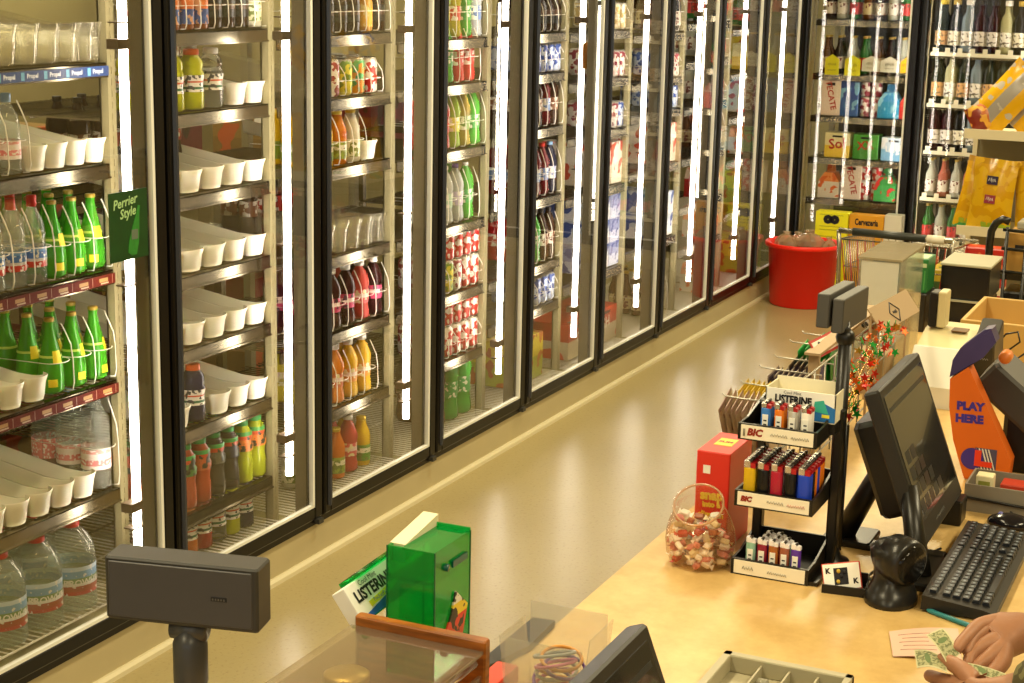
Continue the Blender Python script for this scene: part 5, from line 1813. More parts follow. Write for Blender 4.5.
# ------------------------------------------------------------------ tinsel garland
path = [at(px, py, 1, yy) for px, py, yy in ((846, 412, -1.99), (850, 398, -1.985), (856, 384, -1.975), (862, 370, -1.965), (870, 356, -1.95), (879, 344, -1.94), (888, 334, -1.93), (900, 329, -1.92))]
path = [Vector(p) for p in path]
t = empty('tinsel_garland', tuple(path[0]), 'tinsel garland with small red green and gold stars left of the touch screen', 'garland')
loc = path[0].copy()
g = G()
g.tube([p - loc for p in path], .0018, 5)
for q in range(3):
    g.tube([p - loc + Vector((0, .014 * math.sin(i * 1.7 + q * 2), .014 * math.cos(i * 1.3 + q * 2))) for i, p in enumerate(path)], .0009, 4)
ob('gold_strand', g.mesh('gold_strand', [mat('gold foil', 'c8983c', .25, metal=.9)]), t)
sc_ = [('red', mat('foil red', 'c82c1c', .3, metal=.5)), ('green', mat('foil green', '1c9a3c', .3, metal=.5)), ('gold', mat('gold foil', '')), ('orange', mat('foil orange', 'e8641c', .3, metal=.5))]
sme = []
for nm, m in sc_:
    pts = []
    for k in range(10):
        r_ = .011 if k % 2 == 0 else .0045
        pts.append((r_ * math.cos(PI * k / 5), r_ * math.sin(PI * k / 5)))
    sme.append(G().prism(pts, -.0006, .0006, 'xy').mesh('star', [m]))
for i in range(96):
    f_ = rc.random() * (len(path) - 1.001)
    k = int(f_)
    p = path[k].lerp(path[k + 1], f_ - k) - loc
    wd = .012 + .022 * (1 - abs(f_ / 7 - .5))
    p += Vector((rc.uniform(-.03, .03), rc.uniform(-wd, wd), rc.uniform(-wd, wd)))
    ob('star', sme[rc.choice([0, 0, 1, 1, 2, 3])], t, p, (rc.uniform(0, 3), rc.uniform(0, 3), rc.uniform(0, 3)))
# stick that carries the garland
g = G().tube([path[0] + Vector((.02, 0, -.03)) - loc, path[0] + Vector((.02, 0, CZ - path[0].z)) - loc], .004, 6)
ob('holder_stick', g.mesh('holder_stick', [BLACK]), t)

# ------------------------------------------------------------------ clear bin with paper
bx0, bx1, by0, by1, bh = .752, 1.055, -1.800, -1.688, .337
t = empty('clear_bin', ((bx0 + bx1) / 2, (by0 + by1) / 2, CZ), 'tall clear plastic bin with pale paper inside on the far counter', 'bin')
g = G()
hx_, hy_ = (bx1 - bx0) / 2, (by1 - by0) / 2
th = .004
g.box((-hx_, -hy_, 0), (-hx_ + th, hy_, bh)).box((hx_ - th, -hy_, 0), (hx_, hy_, bh)).box((-hx_ + th, -hy_, 0), (hx_ - th, -hy_ + th, bh)).box((-hx_ + th, hy_ - th, 0), (hx_ - th, hy_, bh)).box((-hx_ + th, -hy_ + th, 0), (hx_ - th, hy_ - th, .004))
ob('bin_walls', g.mesh('bin_walls', [clear('bin plastic', 'fbfdfb', .06, 1.5, .08, 'ecf0ea')]), t)
ob('lid', G().box((-hx_ - .003, -hy_ - .003, bh), (hx_ + .003, hy_ + .003, bh + .006), 0, .001).mesh('lid', [clear('bin lid', 'f0ece0', .12, 1.5, .7, 'b8ac90')]), t)
g = G()
g.prism([(hy_ - .008, .115), (hy_ - .006, bh - .006), (-hy_ + .008, bh - .006), (-hy_ + .008, .19), (.01, .165), (.03, .15)], -hx_ + .007, -hx_ + .012, 'yz')
o = ob('pale_paper', g.mesh('pale_paper', [mat('pale paper', 'fdf0ea', .7, noise=.06, nscale=6)]))
o.location = t.location
tag(o, 'pale paper sheet standing inside the clear bin', 'paper')
g = G().box((-hx_ + .02, -hy_ + .01, .005), (hx_ - .06, hy_ - .01, .11), 0, .004)
o = ob('grey_parcel', g.mesh('grey_parcel', [mat('grey parcel', '9a988c', .5, noise=.3, nscale=12)]))
o.location = t.location
tag(o, 'grey crumpled parcel at the bottom of the clear bin', 'parcel')

# green carton, black printer boxes
g = G().box((1.50, -1.732, CZ + .121), (1.62, -1.665, CZ + .225), 0, .002)
g.box((1.4992, -1.728, CZ + .20), (1.5002, -1.669, CZ + .212), 1).box((1.52, -1.725, CZ + .2245), (1.60, -1.672, CZ + .2256), 1)
for q in range(4):
    g.box((1.4992, -1.725 + .015 * q, CZ + .13), (1.5002, -1.722 + .015 * q, CZ + .19), 2)
o = ob('black_box', G().box((1.49, -1.735, CZ), (1.63, -1.662, CZ + .12), 0, .004).mesh('black_box', [BLACK]))
tag(o, 'black box under the green carton on the far counter', 'box')
o = ob('green_carton', g.mesh('green_carton', [mat('carton green', '1c6a34', .4), mat('carton pale', 'b8c8a0', .5), mat('carton lime', '4c9a50', .4)]))
tag(o, 'dark green striped carton standing right of the clear bin', 'carton')
t = empty('black_printer', (1.74, -1.822, CZ), 'black boxy printer with pale lid on the far counter', 'printer')
g = G().box((-.10, -.075, .085), (.12, .075, .19), 0, .004).box((-.09, -.07, 0), (.12, .07, .078), 0, .004).box((-.06, -.05, .078), (.08, .05, .086))
ob('printer_body', g.mesh('printer_body', [mat('printer black', '100f12', .25)]), t)
ob('lid', G().box((-.105, -.078, .19), (.122, .078, .198), 0, .002).mesh('lid', [mat('printer lid', 'a8a690', .4)]), t, label='pale printer lid')
ob('front_trim', G().box((-.104, -.075, .078), (-.09, .075, .084)).mesh('front_trim', [mat('printer lid', '')]), t)

# small two tone box and receipt printer
t = empty('card_terminal', (.80, -1.895, CZ), 'small upright beige and black box above the receipt printer', 'terminal')
g = G().box((-.03, -.026, .17), (.03, -.004, .265), 0, .003)
ob('beige_half', g.mesh('beige_half', [mat('device beige', 'cdbf92', .45)]), t)
ob('black_half', G().box((-.03, -.003, .17), (.03, .018, .262), 0, .003).mesh('black_half', [BLACK]), t)
ob('stem', G().box((-.012, -.012, .0), (.012, .01, .17)).mesh('stem', [mat('device beige', '')]), t)
t = empty('receipt_printer', (.76, -1.93, CZ), 'beige receipt printer with milky front behind the touch screen', 'printer')
g = G()
g.prism([(-.17, .0), (.13, .0), (.13, .165), (.02, .165), (-.09, .135), (-.17, .05)], -.075, .06, 'xz')
ob('printer_body', bevel(ob('x', g.mesh('printer_body', [mat('device beige', '')]))).data, t)
bpy.data.objects.remove(bpy.data.objects['x'])
g = G().prism([(-.176, .0), (-.172, .053), (-.094, .139), (-.082, .139), (-.10, .10), (-.16, .03), (-.165, 0)], -.078, .064, 'xz')
ob('milky_cover', g.mesh('milky_cover', [mat('milky cover', 'dedbd0', .25)]), t, label='milky white front cover')
g = G().box((.0, -.05, .1655), (.05, -.01, .168))
ob('brown_badge', g.mesh('brown_badge', [mat('badge brown', '6a4a1c', .5)]), t)
g = G()
g.x = Matrix.Translation((.05, -.105, 0)) @ Matrix.Rotation(R(-20), 4, 'Y')
g.box((-.07, -.03, .02), (.07, .025, .19), 0, .004)
scrawl(g, frame((-.0712, 0, .15), (0, -1, 0), (0, 0, 1)), .03, .008, 1, 5)
t2 = empty('label_printer', tuple(t.location), 'dark grey box printer with pale mark beside the wooden drawer', 'printer')
ob('printer_body', g.mesh('printer_body', [mat('printer dark', '2a2722', .4), mat('badge pale', 'b8b4a8', .5)]), t2)
ob('foot', G().box((-.02, -.135, 0), (.12, -.08, .05)).mesh('foot', [BLACK]), t2)

# ------------------------------------------------------------------ open wooden drawer
WD = mat('pale wood', 'c09c58', .5, noise=.12, nscale=6)
x0, x1, y0, y1, h = 1.11, 1.50, -2.16, -1.905, .13
t = empty('wooden_tray', ((x0 + x1) / 2, (y0 + y1) / 2, CZ), 'open pale wooden drawer box on the far counter', 'drawer')
hx_, hy_ = (x1 - x0) / 2, (y1 - y0) / 2
for a_, b_ in (((-hx_, -hy_, 0), (-hx_ + .014, hy_, h)), ((hx_ - .014, -hy_, 0), (hx_, hy_, h)), ((-hx_ + .014, -hy_, 0), (hx_ - .014, -hy_ + .012, h)), ((-hx_ + .014, hy_ - .012, 0), (hx_ - .014, hy_, h))):
    ob('side_board', G().box(a_, b_, 0, .002).mesh('side_board', [WD]), t)
ob('bottom_board', G().box((-hx_ + .014, -hy_ + .012, 0.002), (hx_ - .014, hy_ - .012, .008)).mesh('bottom_board', [WD]), t)
g = G().tube([at(px, py, 0, .95) for px, py in ((1000, 378), (992, 362), (995, 346), (1006, 334), (1018, 332), (1020, 342), (1006, 352), (1012, 362), (1030, 350))], .003, 6)
o = ob('cable', g.mesh('cable', [BLACK]))
tag(o, 'thin black cable looping in front of the wooden drawer', 'cable')

# ------------------------------------------------------------------ orange lottery stand
OX = 0.0
pl = [(-2.074, 1.020), (-2.111, 1.051), (-2.217, .853), (-2.214, .802), (-2.121, .802), (-2.091, .885), (-2.077, .957)]
t = empty('lottery_stand', (OX, -2.14, CZ), 'orange PLAY HERE lottery stand with purple top and round logo', 'lottery stand')
g = G()
g.prism([(a + 2.14, b_ - CZ) for a, b_ in pl], 0, .05, 'yz', 0)
ob('orange_panel', g.mesh('orange_panel', [mat('stand orange', 'd06418', .45, noise=.06, nscale=14)]), t)
g = G()
cy_, cz_ = -2.143, .849
pts = [(cy_ + 2.14 + .024 * math.cos(2 * PI * k / 28) + .008, cz_ - CZ + .024 * math.sin(2 * PI * k / 28)) for k in range(28)]
q0 = cz_ - CZ
g.box((-.0006, -.046, q0 - .022), (.0002, .0, q0 + .026), 1)
for k in range(7):
    a_ = -.0445 + k * .0066
    g.prism([(a_, q0 - .020), (a_ + .003, q0 - .020), (min(a_ + .018, -.001), q0 + .025), (min(a_ + .015, -.003), q0 + .025)], -.0012, -.0005, 'yz', 2)
g.prism(pts, -.0018, -.0011, 'yz', 3)
g.prism([(-.0, q0 + .021), (-.014, q0 + .021), (-.014, q0 - .003), (-.038, q0 - .003), (-.038, q0 - .015), (-.0, q0 - .015)], -.0026, -.0017, 'yz', 4)
ob('round_logo', g.mesh('round_logo', [INK, mat('logo grey', '4a4660', .5), mat('logo white', 'd8d4cc', .5), mat('logo purple', '3c2a84', .5), mat('logo red', 'd8381c', .5)]), t)
g = G()
put_text(g, 'PLAY', .024, frame((-.0008, .018, .164), (0, -1, .04), (0, .04, 1)), 0, bold=.0016, sx=1.05)
put_text(g, 'HERE', .024, frame((-.0008, .018, .136), (0, -1, .04), (0, .04, 1)), 0, bold=.0016, sx=1.05)
ob('lettering', g.mesh('lettering', [mat('lettering violet', '3c2c8c', .5)]), t)
g = G().prism([(.068, .223), (.029, .251), (.003, .325), (-.012, .338), (-.024, .312), (.0, .275), (.028, .252)], 0, .05, 'yz')
g.prism([(.068, .223), (.064, .262), (.050, .290), (.002, .336), (-.014, .340), (.028, .2525)], .003, .052, 'yz')
ob('purple_crest', g.mesh('purple_crest', [mat('stand purple', '3e3460', .4)]), t)
# lottery terminal behind
t = empty('lottery_terminal', (.12, -2.20, CZ), 'dark grey lottery terminal with orange round knob at right edge', 'terminal')
g = G()
M_ = Matrix.Translation((0, 0, .16)) @ Matrix.Rotation(R(38), 4, 'X')
g.x = M_
g.box((-.045, -.16, -.03), (.12, .09, .045), 0, .008)
ob('terminal_body', g.mesh('terminal_body', [mat('terminal grey', '37332c', .45)]), t)
ob('pillar', G().box((-.02, -.12, 0), (.10, .02, .15), 0, .01).mesh('pillar', [BLACK]), t)
g = G()
kp = at(1005, 358, 0, .07) - Vector(t.location)
g.tube([kp + Vector((.03, 0, 0)), kp, kp + Vector((-.006, 0, 0))], [.014, .014, .011], 18)
ob('orange_knob', g.mesh('orange_knob', [mat('knob orange', 'd87a30', .4)]), t, label='round orange knob')

# ------------------------------------------------------------------ grey box with small goods behind the mouse
x0, x1, y0, y1, h = -.222, -.10, -2.38, -2.158, .058
t = empty('grey_bin', ((x0 + x1) / 2, (y0 + y1) / 2, CZ), 'low grey open bin of small goods below the lottery stand', 'bin')
hx_, hy_ = (x1 - x0) / 2, (y1 - y0) / 2
g = G().box((-hx_, -hy_, 0), (-hx_ + .004, hy_, h)).box((hx_ - .004, -hy_, 0), (hx_, hy_, h)).box((-hx_ + .004, -hy_, 0), (hx_ - .004, -hy_ + .004, h)).box((-hx_ + .004, hy_ - .004, 0), (hx_ - .004, hy_, h)).box((-hx_ + .004, -hy_ + .004, 0), (hx_ - .004, hy_ - .004, .004))
ob('bin_walls', g.mesh('bin_walls', [mat('bin grey', '80786a', .5)]), t)
ob('cable_strip', G().tube([(-hx_ - .003, hy_, .030), (-hx_ - .003, -hy_, .022)], .003, 6).mesh('cable_strip', BLACK), t)
for i, (dx, dy, w1, w2, w3, nm, hx, lb) in enumerate(((-.03, .075, .035, .035, .07, 'cream', 'e0d8b0', 'cream and olive small box standing at left in the grey bin'), (-.01, .02, .05, .05, .055, 'red', 'b0341c', 'red packet lying left of middle in the grey bin'), (.0, -.04, .05, .04, .05, 'dark', '2a2420', 'dark packet in the middle of the grey bin'), (-.01, -.085, .05, .03, .058, 'orange', 'c8501c', 'orange packet at right in the grey bin'))):
    g = G().box((-w1 / 2, -w2 / 2, 0), (w1 / 2, w2 / 2, w3), 0, .002).box((-w1 / 2 - .0008, -w2 / 3, w3 * .3), (-w1 / 2, w2 / 3, w3 * .85), 1)
    o = ob('small_packet', g.mesh('small_packet', [mat('goods ' + nm, hx, .45), mat('goods mark ' + nm, ['8a8c3c', 'd8a83c', '9a2418', 'e8c8a0'][i], .5)]))
    o.location = ((x0 + x1) / 2 + dx, (y0 + y1) / 2 + dy, CZ + .0045)
    tag(o, lb, 'packet')

# ------------------------------------------------------------------ snack rack with yellow bags
RX, RY0, RY1 = 3.60, -2.05, -1.452
t = empty('snack_rack', (RX, -1.75, 0), 'cream snack shelf rack with yellow chip bags at upper right', 'rack')
RK = mat('rack cream', 'd8ceac', .45)
for i, z in enumerate((1.21, .80, .40)):
    y1_ = RY1 if i == 0 else RY1 - .0
    g = G().box((0, RY0 + 1.75, z), (.40, y1_ + 1.75, z + .012)).box((-.008, RY0 + 1.75, z - .004), (0, y1_ + 1.75, z + .036))
    ob('shelf_board', g.mesh('shelf_board', [RK]), t)
for y in (RY0 + 1.75 - .02, RY1 + 1.75):
    for x in (.36,):
        ob('rack_post', G().box((x, y, 0), (x + .03, y + .02, 1.24)).mesh('rack_post', [RK]), t)
ob('back_panel', G().box((.392, RY0 + 1.75, 0.02), (.40, RY1 + 1.75, 1.20)).mesh('back_panel', [mat('rack back', '8c8468', .6)]), t)
BY = bands('chip bag yellow', [(0, '3c9a50'), (.06, '9ab030'), (.13, 'cc9a0a'), (.92, 'b88808')], blob='d8ac18', bscale=16, rough=.22, thr=.5)
BG = bands('chip bag grey', [(0, 'd8a60c'), (.30, 'd8a60c'), (.34, '9a948c'), (.62, '9a948c'), (.64, 'd8a60c')], axis='Y', blob='b8b0a4', bscale=20, rough=.25, thr=.62)


def chip_bag(nm, w, h, th, m, seed, extra=True):
    r_ = random.Random(seed)
    NX, NZ = 10, 12
    vs = []
    for s in (-1, 1):
        for j in range(NZ + 1):
            for i in range(NX + 1):
                u_, v_ = i / NX, j / NZ
                edge = max(0, math.sin(PI * min(1, max(0, (v_ - .05) / .9)))) ** .6 * max(0, math.sin(PI * u_)) ** .55
                wr_ = .006 * math.sin(u_ * 17 + seed + v_ * 5) * (abs(v_ - .5) * 2) ** 2
                vs.append((s * (th / 2 * edge) + wr_, (u_ - .5) * w * (1 - .06 * math.sin(PI * v_)), v_ * h))
    n_ = (NX + 1) * (NZ + 1)
    fs = []
    for s in range(2):
        for j in range(NZ):
            for i in range(NX):
                q = [s * n_ + j * (NX + 1) + i, s * n_ + j * (NX + 1) + i + 1, s * n_ + (j + 1) * (NX + 1) + i + 1, s * n_ + (j + 1) * (NX + 1) + i]
                fs.append(tuple(q if s else q[::-1]))
    g = G().put(vs, fs, 0, True)
    if extra:
        for zz, mi in ((.66, 1), (.40, 2)):
            g.box((-th / 2 - .004, -.022, h * zz), (-th / 2 + .004, .022, h * zz + .035), mi)
            scrawl(g, frame((-th / 2 - .0046, 0, h * zz + .018), (0, -1, 0), (0, 0, 1)), .03, .018, 3, 4, .002)
    return g.mesh(nm, [m, mat('bag ink', '2c2440', .5), mat('bag maroon', '8c2c3c', .5), TW])


for i, (y, w, tl, dx) in enumerate(((-1.462, .10, 10, .10), (-1.575, .19, 3, .03), (-1.765, .17, -5, .05), (-1.94, .17, 2, .04))):
    o = ob('chip_bag', chip_bag('chip_bag', w, .31, .065, BY, i, i != 0))
    o.location = (RX + dx, y, .813)
    o.rotation_euler = (R(tl), R(2), R(-8 if i else 14))
    tag(o, 'upright yellow chip bag on the lower rack shelf, %s from left' % ordn(i), 'chip bag', 'yellow chip bags on the lower rack shelf')
for i, (y, w, tl) in enumerate(((-1.50, .17, 40), (-1.60, .17, 42), (-1.71, .17, 44), (-1.83, .17, 44))):
    o = ob('chip_bag', chip_bag('chip_bag', w, .30, .06, BG, i + 9, False))
    o.location = (RX + .07 + .05 * i, y - .01, 1.265 + .008 * i)
    o.rotation_euler = (R(tl), R(4), R(-6))
    tag(o, 'tilted yellow and grey chip bag on the upper rack shelf, %s from left' % ordn(i), 'chip bag', 'tilted chip bags on the upper rack shelf')
o = ob('chip_bag', chip_bag('chip_bag', .12, .12, .05, bands('bag red', [(0, '7c2418'), (.5, 'b8642c')], blob='d8a03c', bscale=30, rough=.3), 31, False))
o.location = (RX + .06, -1.46, 1.265)
o.rotation_euler = (R(62), 0, R(10))
tag(o, 'small red and brown bag at the left end of the upper rack shelf', 'chip bag')
o = ob('chip_bag', chip_bag('chip_bag', .14, .16, .05, bands('bag blue', [(0, '2c4484'), (.6, '3c5aa0')], blob='d8a03c', bscale=25, rough=.3), 32, False))
o.location = (RX + .30, -1.72, 1.40)
o.rotation_euler = (R(-50), 0, 0)
tag(o, 'small blue bag on top of the tilted yellow bags', 'chip bag')

# ------------------------------------------------------------------ shopping cart
KX = 2.75
CHR = mat('cart chrome', 'b8b2a4', .25, metal=.9)
CORG = mat('cart wire red', 'a8381c', .4)
yL, yR = -1.150, -1.585
t = empty('shopping_cart', (KX + .3, (yL + yR) / 2, 0), 'wire shopping cart with dark handle grip standing behind the clear bin', 'shopping cart')
O = Vector((-(KX + .3), -(yL + yR) / 2, 0))


def kg():
    g = G()
    g.x = Matrix.Translation(O)
    return g


g = kg()
g.tube([(KX, yL, .90), (KX, yR, .895)], .011, 10, 0)
for y in (yL, yR):
    g.tube([(KX, y, .90), (KX + .03, y, .80), (KX + .07, y, .45), (KX + .12, y, .14)], .009, 8, 0)
ob('handle_frame', g.mesh('handle_frame', [CHR]), t)
g = kg()
g.tube([(KX, yL - .055, .90), (KX, yR + .10, .896)], .0155, 12)
ob('grip', g.mesh('grip', [mat('grip', '2c302c', .4)]), t, label='dark grip')
g = kg()
g.tube([(KX, yR + .095, .896), (KX, yR + .03, .895)], .0162, 12)
ob('grip_badge', g.mesh('grip_badge', [mat('grip badge', 'd8d0bc', .4)]), t)
bw = []
zt, zb, xb0, xb1 = .86, .50, KX + .05, KX + .62
def cp(u_, v_, w_):
    # u along the cart, v across, w up
    sh_ = .04 * (1 - w_)
    return (xb0 + sh_ + (xb1 - xb0 - 2 * sh_) * u_, yR + sh_ + (yL - yR - 2 * sh_) * v_, zb + (zt - zb) * w_ - .05 * u_ * w_)
g = kg()
for w_ in (0, .35, .7, 1):
    g.tube([cp(0, 0, w_), cp(1, 0, w_), cp(1, 1, w_), cp(0, 1, w_)], .0045 if w_ in (0, 1) else .003, 6, 0, closed=True)
for i in range(15):
    v_ = i / 14
    g.tube([cp(0, v_, 1), cp(0, v_, 0)], .0024, 5, 1)
    g.tube([cp(1, v_, 1), cp(1, v_, 0)], .0024, 5, 0)
    g.tube([cp(0, v_, 0), cp(1, v_, 0)], .0024, 5, 0)
for i in range(1, 16):
    u_ = i / 16
    for v_ in (0, 1):
        g.tube([cp(u_, v_, 1), cp(u_, v_, 0)], .0024, 5, 0)
ob('wire_basket', g.mesh('wire_basket', [CHR, CORG]), t)
g = kg()
g.tube([(KX + .02, yL - .16, .86), (KX + .02, yL - .16, .70), (KX + .14, yL - .16, .62)], .004, 6).box((KX + .03, yR + .08, .66), (KX + .045, yL - .13, .84), 0, .004)
ob('child_seat', g.mesh('child_seat', [mat('cart seat', '1c1814', .5)]), t)
g = kg()
for y in (yL - .02, yR + .02):
    g.tube([(KX + .12, y, .14), (KX + .64, y, .14)], .009, 8)
g.tube([(KX + .12, yL - .02, .14), (KX + .12, yR + .02, .14)], .009, 8)
ob('undercarriage', g.mesh('undercarriage', [CHR]), t)
for x in (KX + .14, KX + .62):
    for y in (yL - .02, yR + .02):
        g = kg()
        g.tube([(x, y - .012, .055), (x, y + .012, .055)], .054, 18)
        wl = ob('wheel', g.mesh('wheel', [BLACK]), t)
        g = kg()
        g.box((x - .012, y - .018, .05), (x + .012, y - .013, .135)).box((x - .012, y + .013, .05), (x + .012, y + .018, .135))
        ob('caster_fork', g.mesh('caster_fork', [CHR]), t)
# items in the cart
for i, (x, y, z, sx_, sy_, sz_, nm, c1, c2, lb) in enumerate((
        (.30, -1.25, .51, .2, .12, .22, 'a', 'c8a030', '8c2c1c', 'yellow and red box at left in the shopping cart'),
        (.32, -1.40, .51, .2, .13, .26, 'b', 'a83820', 'd8c890', 'red box with pale print in the middle of the shopping cart'),
        (.32, -1.51, .51, .2, .08, .24, 'c', 'b8a030', '3c5a2c', 'olive yellow box at right in the shopping cart'))):
    g = G().box((-sx_ / 2, -sy_ / 2, 0), (sx_ / 2, sy_ / 2, sz_), 0, .004)
    o = ob('grocery_box', g.mesh('grocery_box', [bands('grocery ' + nm, [(0, c1), (.5, c2), (.8, c1)], blob=c2, bscale=20)]))
    o.location = (KX + x, y, z - .005)
    tag(o, lb, 'box')

# red hanging sack and black rail cart right of the shopping cart
g = G().box((3.05, -1.72, .42), (3.12, -1.56, .83), 0, .01)
t = empty('red_carton_stack', (3.1, -1.65, 0), 'red display carton with pale patches below the yellow bags', 'carton')
g = G().box((-.03, -.09, .34), (.05, .075, .83), 0, .006)
ob('carton_top', g.mesh('carton_top', [bands('red pack', [(0, '8c1c30'), (.55, 'a81c24'), (.62, 'd8c8a0'), (.68, 'b82418')], blob='d86a3c', bscale=18, thr=.6)]), t)
ob('carton_base', G().box((-.02, -.08, 0), (.045, .07, .34), 0, .004).mesh('carton_base', [mat('carton maroon', '6c1420', .5)]), t)
t = empty('black_rack', (2.36, -1.93, 0), 'black tubular rack with curved rail behind the wooden drawer', 'rack')
g = G()
lp = [at(px, py, 0, 2.30) for px, py in ((1010, 222), (1003, 219), (996, 223), (991.5, 231), (989.5, 245), (988.5, 262), (986.5, 291))]
lp = [p - Vector(t.location) for p in lp]
lp.append(Vector((lp[-1].x, lp[-1].y, .02)))
g.tube(lp, .0135, 10)
ob('curved_rail', g.mesh('curved_rail', [mat('rack black', '16150f', .3)]), t)
for y, nm in ((.085, 'upright'), (.02, 'upright'), (-.05, 'upright')):
    ob('upright', G().tube([(-.06, y, 0), (-.06, y, 1.03)], .006, 8).mesh('upright', [mat('rack black', '')]), t)
for z in (1.02, .955, .875, .50):
    ob('crossbar', G().tube([(-.06, .10, z), (-.06, -.14, z - .004)], .006, 8).mesh('crossbar', [mat('rack black', '')]), t)
ob('top_pad', G().box((-.02, -.14, 1.02), (.10, .06, 1.045), 0, .004).mesh('top_pad', [mat('pad grey', '8c8878', .5)]), t, label='grey pad on the top')
ob('shelf_board', G().box((-.05, -.14, .845), (.18, .10, .865)).mesh('shelf_board', [mat('rack black', '')]), t)
for i, (z0, lb) in enumerate(((.866, 'brown cardboard box on the black rack shelf'),)):
    g = G().box((2.335, -2.06, z0), (2.50, -1.84, z0 + .14), 0, .003)
    g.box((2.334, -1.90, z0 + .085), (2.3352, -1.87, z0 + .10), 1).box((2.334, -1.96, z0 + .085), (2.3352, -1.93, z0 + .10), 1)
    o = ob('cardboard_box', g.mesh('cardboard_box', [mat('cardboard', 'a8813c', .7, noise=.08), INK]))
    tag(o, lb, 'box')
o = ob('dark_crate', G().box((2.33, -2.06, .52), (2.50, -1.84, .80), 0, .006).mesh('dark_crate', [mat('dark crate', '161412', .4)]))
tag(o, 'dark crate low on the black rack behind the wooden drawer', 'crate')
ob3 = ob('shelf_board', G().box((-.05, -.14, .50), (.18, .10, .518)).mesh('shelf_board', [mat('rack black', '')]), t)

# green card on the first door
A, B = at(109, 194, 1, -.03), at(148, 262, 1, -.03)
x0, x1, z0, z1 = -.258, -.104, 1.120, 1.297
g = G().box((x0, -.029, z0), (x1, -.0265, z1), 0)
put_text(g, 'Perrier', .034, frame((x0 + .062, -.0297, z1 - .028), (1, 0, .12), (-.12, 0, 1)), 1, bold=.0006, shear=.25)
put_text(g, 'Style', .034, frame((x0 + .072, -.0297, z1 - .056), (1, 0, .12), (-.12, 0, 1)), 1, bold=.0006, shear=.25)
# printed bottle on the card
bp_ = [(.0, -.075), (.018, -.07), (.020, -.04), (.014, 0.0), (.006, .035), (.005, .055), (-.005, .055), (-.006, .035), (-.014, 0.0), (-.020, -.04), (-.018, -.07)]
ca, sa = math.cos(-.25), math.sin(-.25)
g.prism([((x0 + .105) + a * ca - b_ * sa, (z0 + .082) + a * sa + b_ * ca) for a, b_ in bp_], -.0300, -.0292, 'xz', 2)
g.box((x0 + .085, -.0306, z0 + .05), (x0 + .112, -.0300, z0 + .075), 3)
o = ob('door_card', g.mesh('door_card', [mat('card green', '123e14', .4, noise=.4, nscale=25), mat('card pale green', 'a8cc8c', .5), mat('card bottle', '2a7a2a', .4, noise=.3, nscale=60), mat('card grey', '5c6a58', .5)]))
tag(o, 'green card with pale lettering and a printed bottle on the first door', 'sign')
# ------------------------------------------------------------------ person: hands with money, sleeves and jacket at the right
SKIN = mat('skin', (0.33, 0.15, 0.075), .5, sss=.10, noise=.16, nscale=45, bump=.25)
NAIL = mat('nail', 'c89a84', .3)


def skin_obj(name, chains, m, parent=None, sub=2, root=0):
    """chains: list of lists of (point, radius); the first point of a later chain may repeat an earlier point to branch from it"""
    vs, es, rs, idx = [], [], [], {}
    for ch in chains:
        prev = None
        for p, r in ch:
            k = tuple(round(c, 5) for c in p)
            if k not in idx:
                idx[k] = len(vs)
                vs.append(k)
                rs.append(r)
            i = idx[k]
            if prev is not None and prev != i:
                es.append((prev, i))
            prev = i
    me = bpy.data.meshes.new(name)
    me.from_pydata(vs, es, [])
    o = ob(name, me, parent)
    me.materials.append(m)
    md = o.modifiers.new('skin', 'SKIN')
    md.use_smooth_shade = True
    for i, sv in enumerate(me.skin_vertices[0].data):
        r = rs[i]
        sv.radius = (r, r) if not isinstance(r, tuple) else r
        sv.use_root = i == root
    s = o.modifiers.new('sub', 'SUBSURF')
    s.levels = sub
    s.render_levels = sub
    return o


def P(px, py, z):
    return at(px, py, 2, z)


# wrists come from the right (world -y) and from the near side
# right hand in the picture: back of hand up, palm towards the camera side, fingers curled over the notes
person = empty('person', (-1.15, -2.95, 0), 'person in an olive patterned jacket counting dollar bills, only the hands in view', 'person')
PL = Vector(person.location)


def V(px, py, z):
    p = P(px, py, z)
    return tuple(p - PL)


sh1, sh2 = Vector((-.95, -2.83, 1.36)) - PL, Vector((-1.40, -2.85, 1.36)) - PL
el1, el2 = Vector((-.93, -2.66, 1.08)) - PL, Vector((-1.45, -2.72, 1.08)) - PL
c1, c2 = Vector(V(1050, 624, .932)), Vector(V(1017, 688, .905))
w1 = V(1046, 628, .925)
pal = V(1012, 636, .915)
chains = [[(pal, .030), (V(1030, 630, .922), .027), (w1, .024), (tuple(c1.lerp(el1, .25)), .026)]]
# knuckles
kn = [(V(985, 630, .925), .015), (V(985, 645, .915), .0145), (V(990, 658, .905), .014), (V(998, 668, .897), .013)]
tips = [[(V(972, 640, .922), .0105), (V(966, 655, .912), .009)], [(V(970, 655, .910), .0105), (V(968, 668, .897), .009)], [(V(974, 668, .898), .010), (V(977, 679, .887), .0085)], [(V(985, 679, .89), .009), (V(990, 688, .88), .008)]]
for k, tp in zip(kn, tips):
    chains.append([(pal, .030), k] + tp)
chains.append([(pal, .030), (V(998, 622, .930), .0165), (V(978, 626, .932), .013), (V(962, 642, .925), .0105), (V(955, 652, .918), .009)])
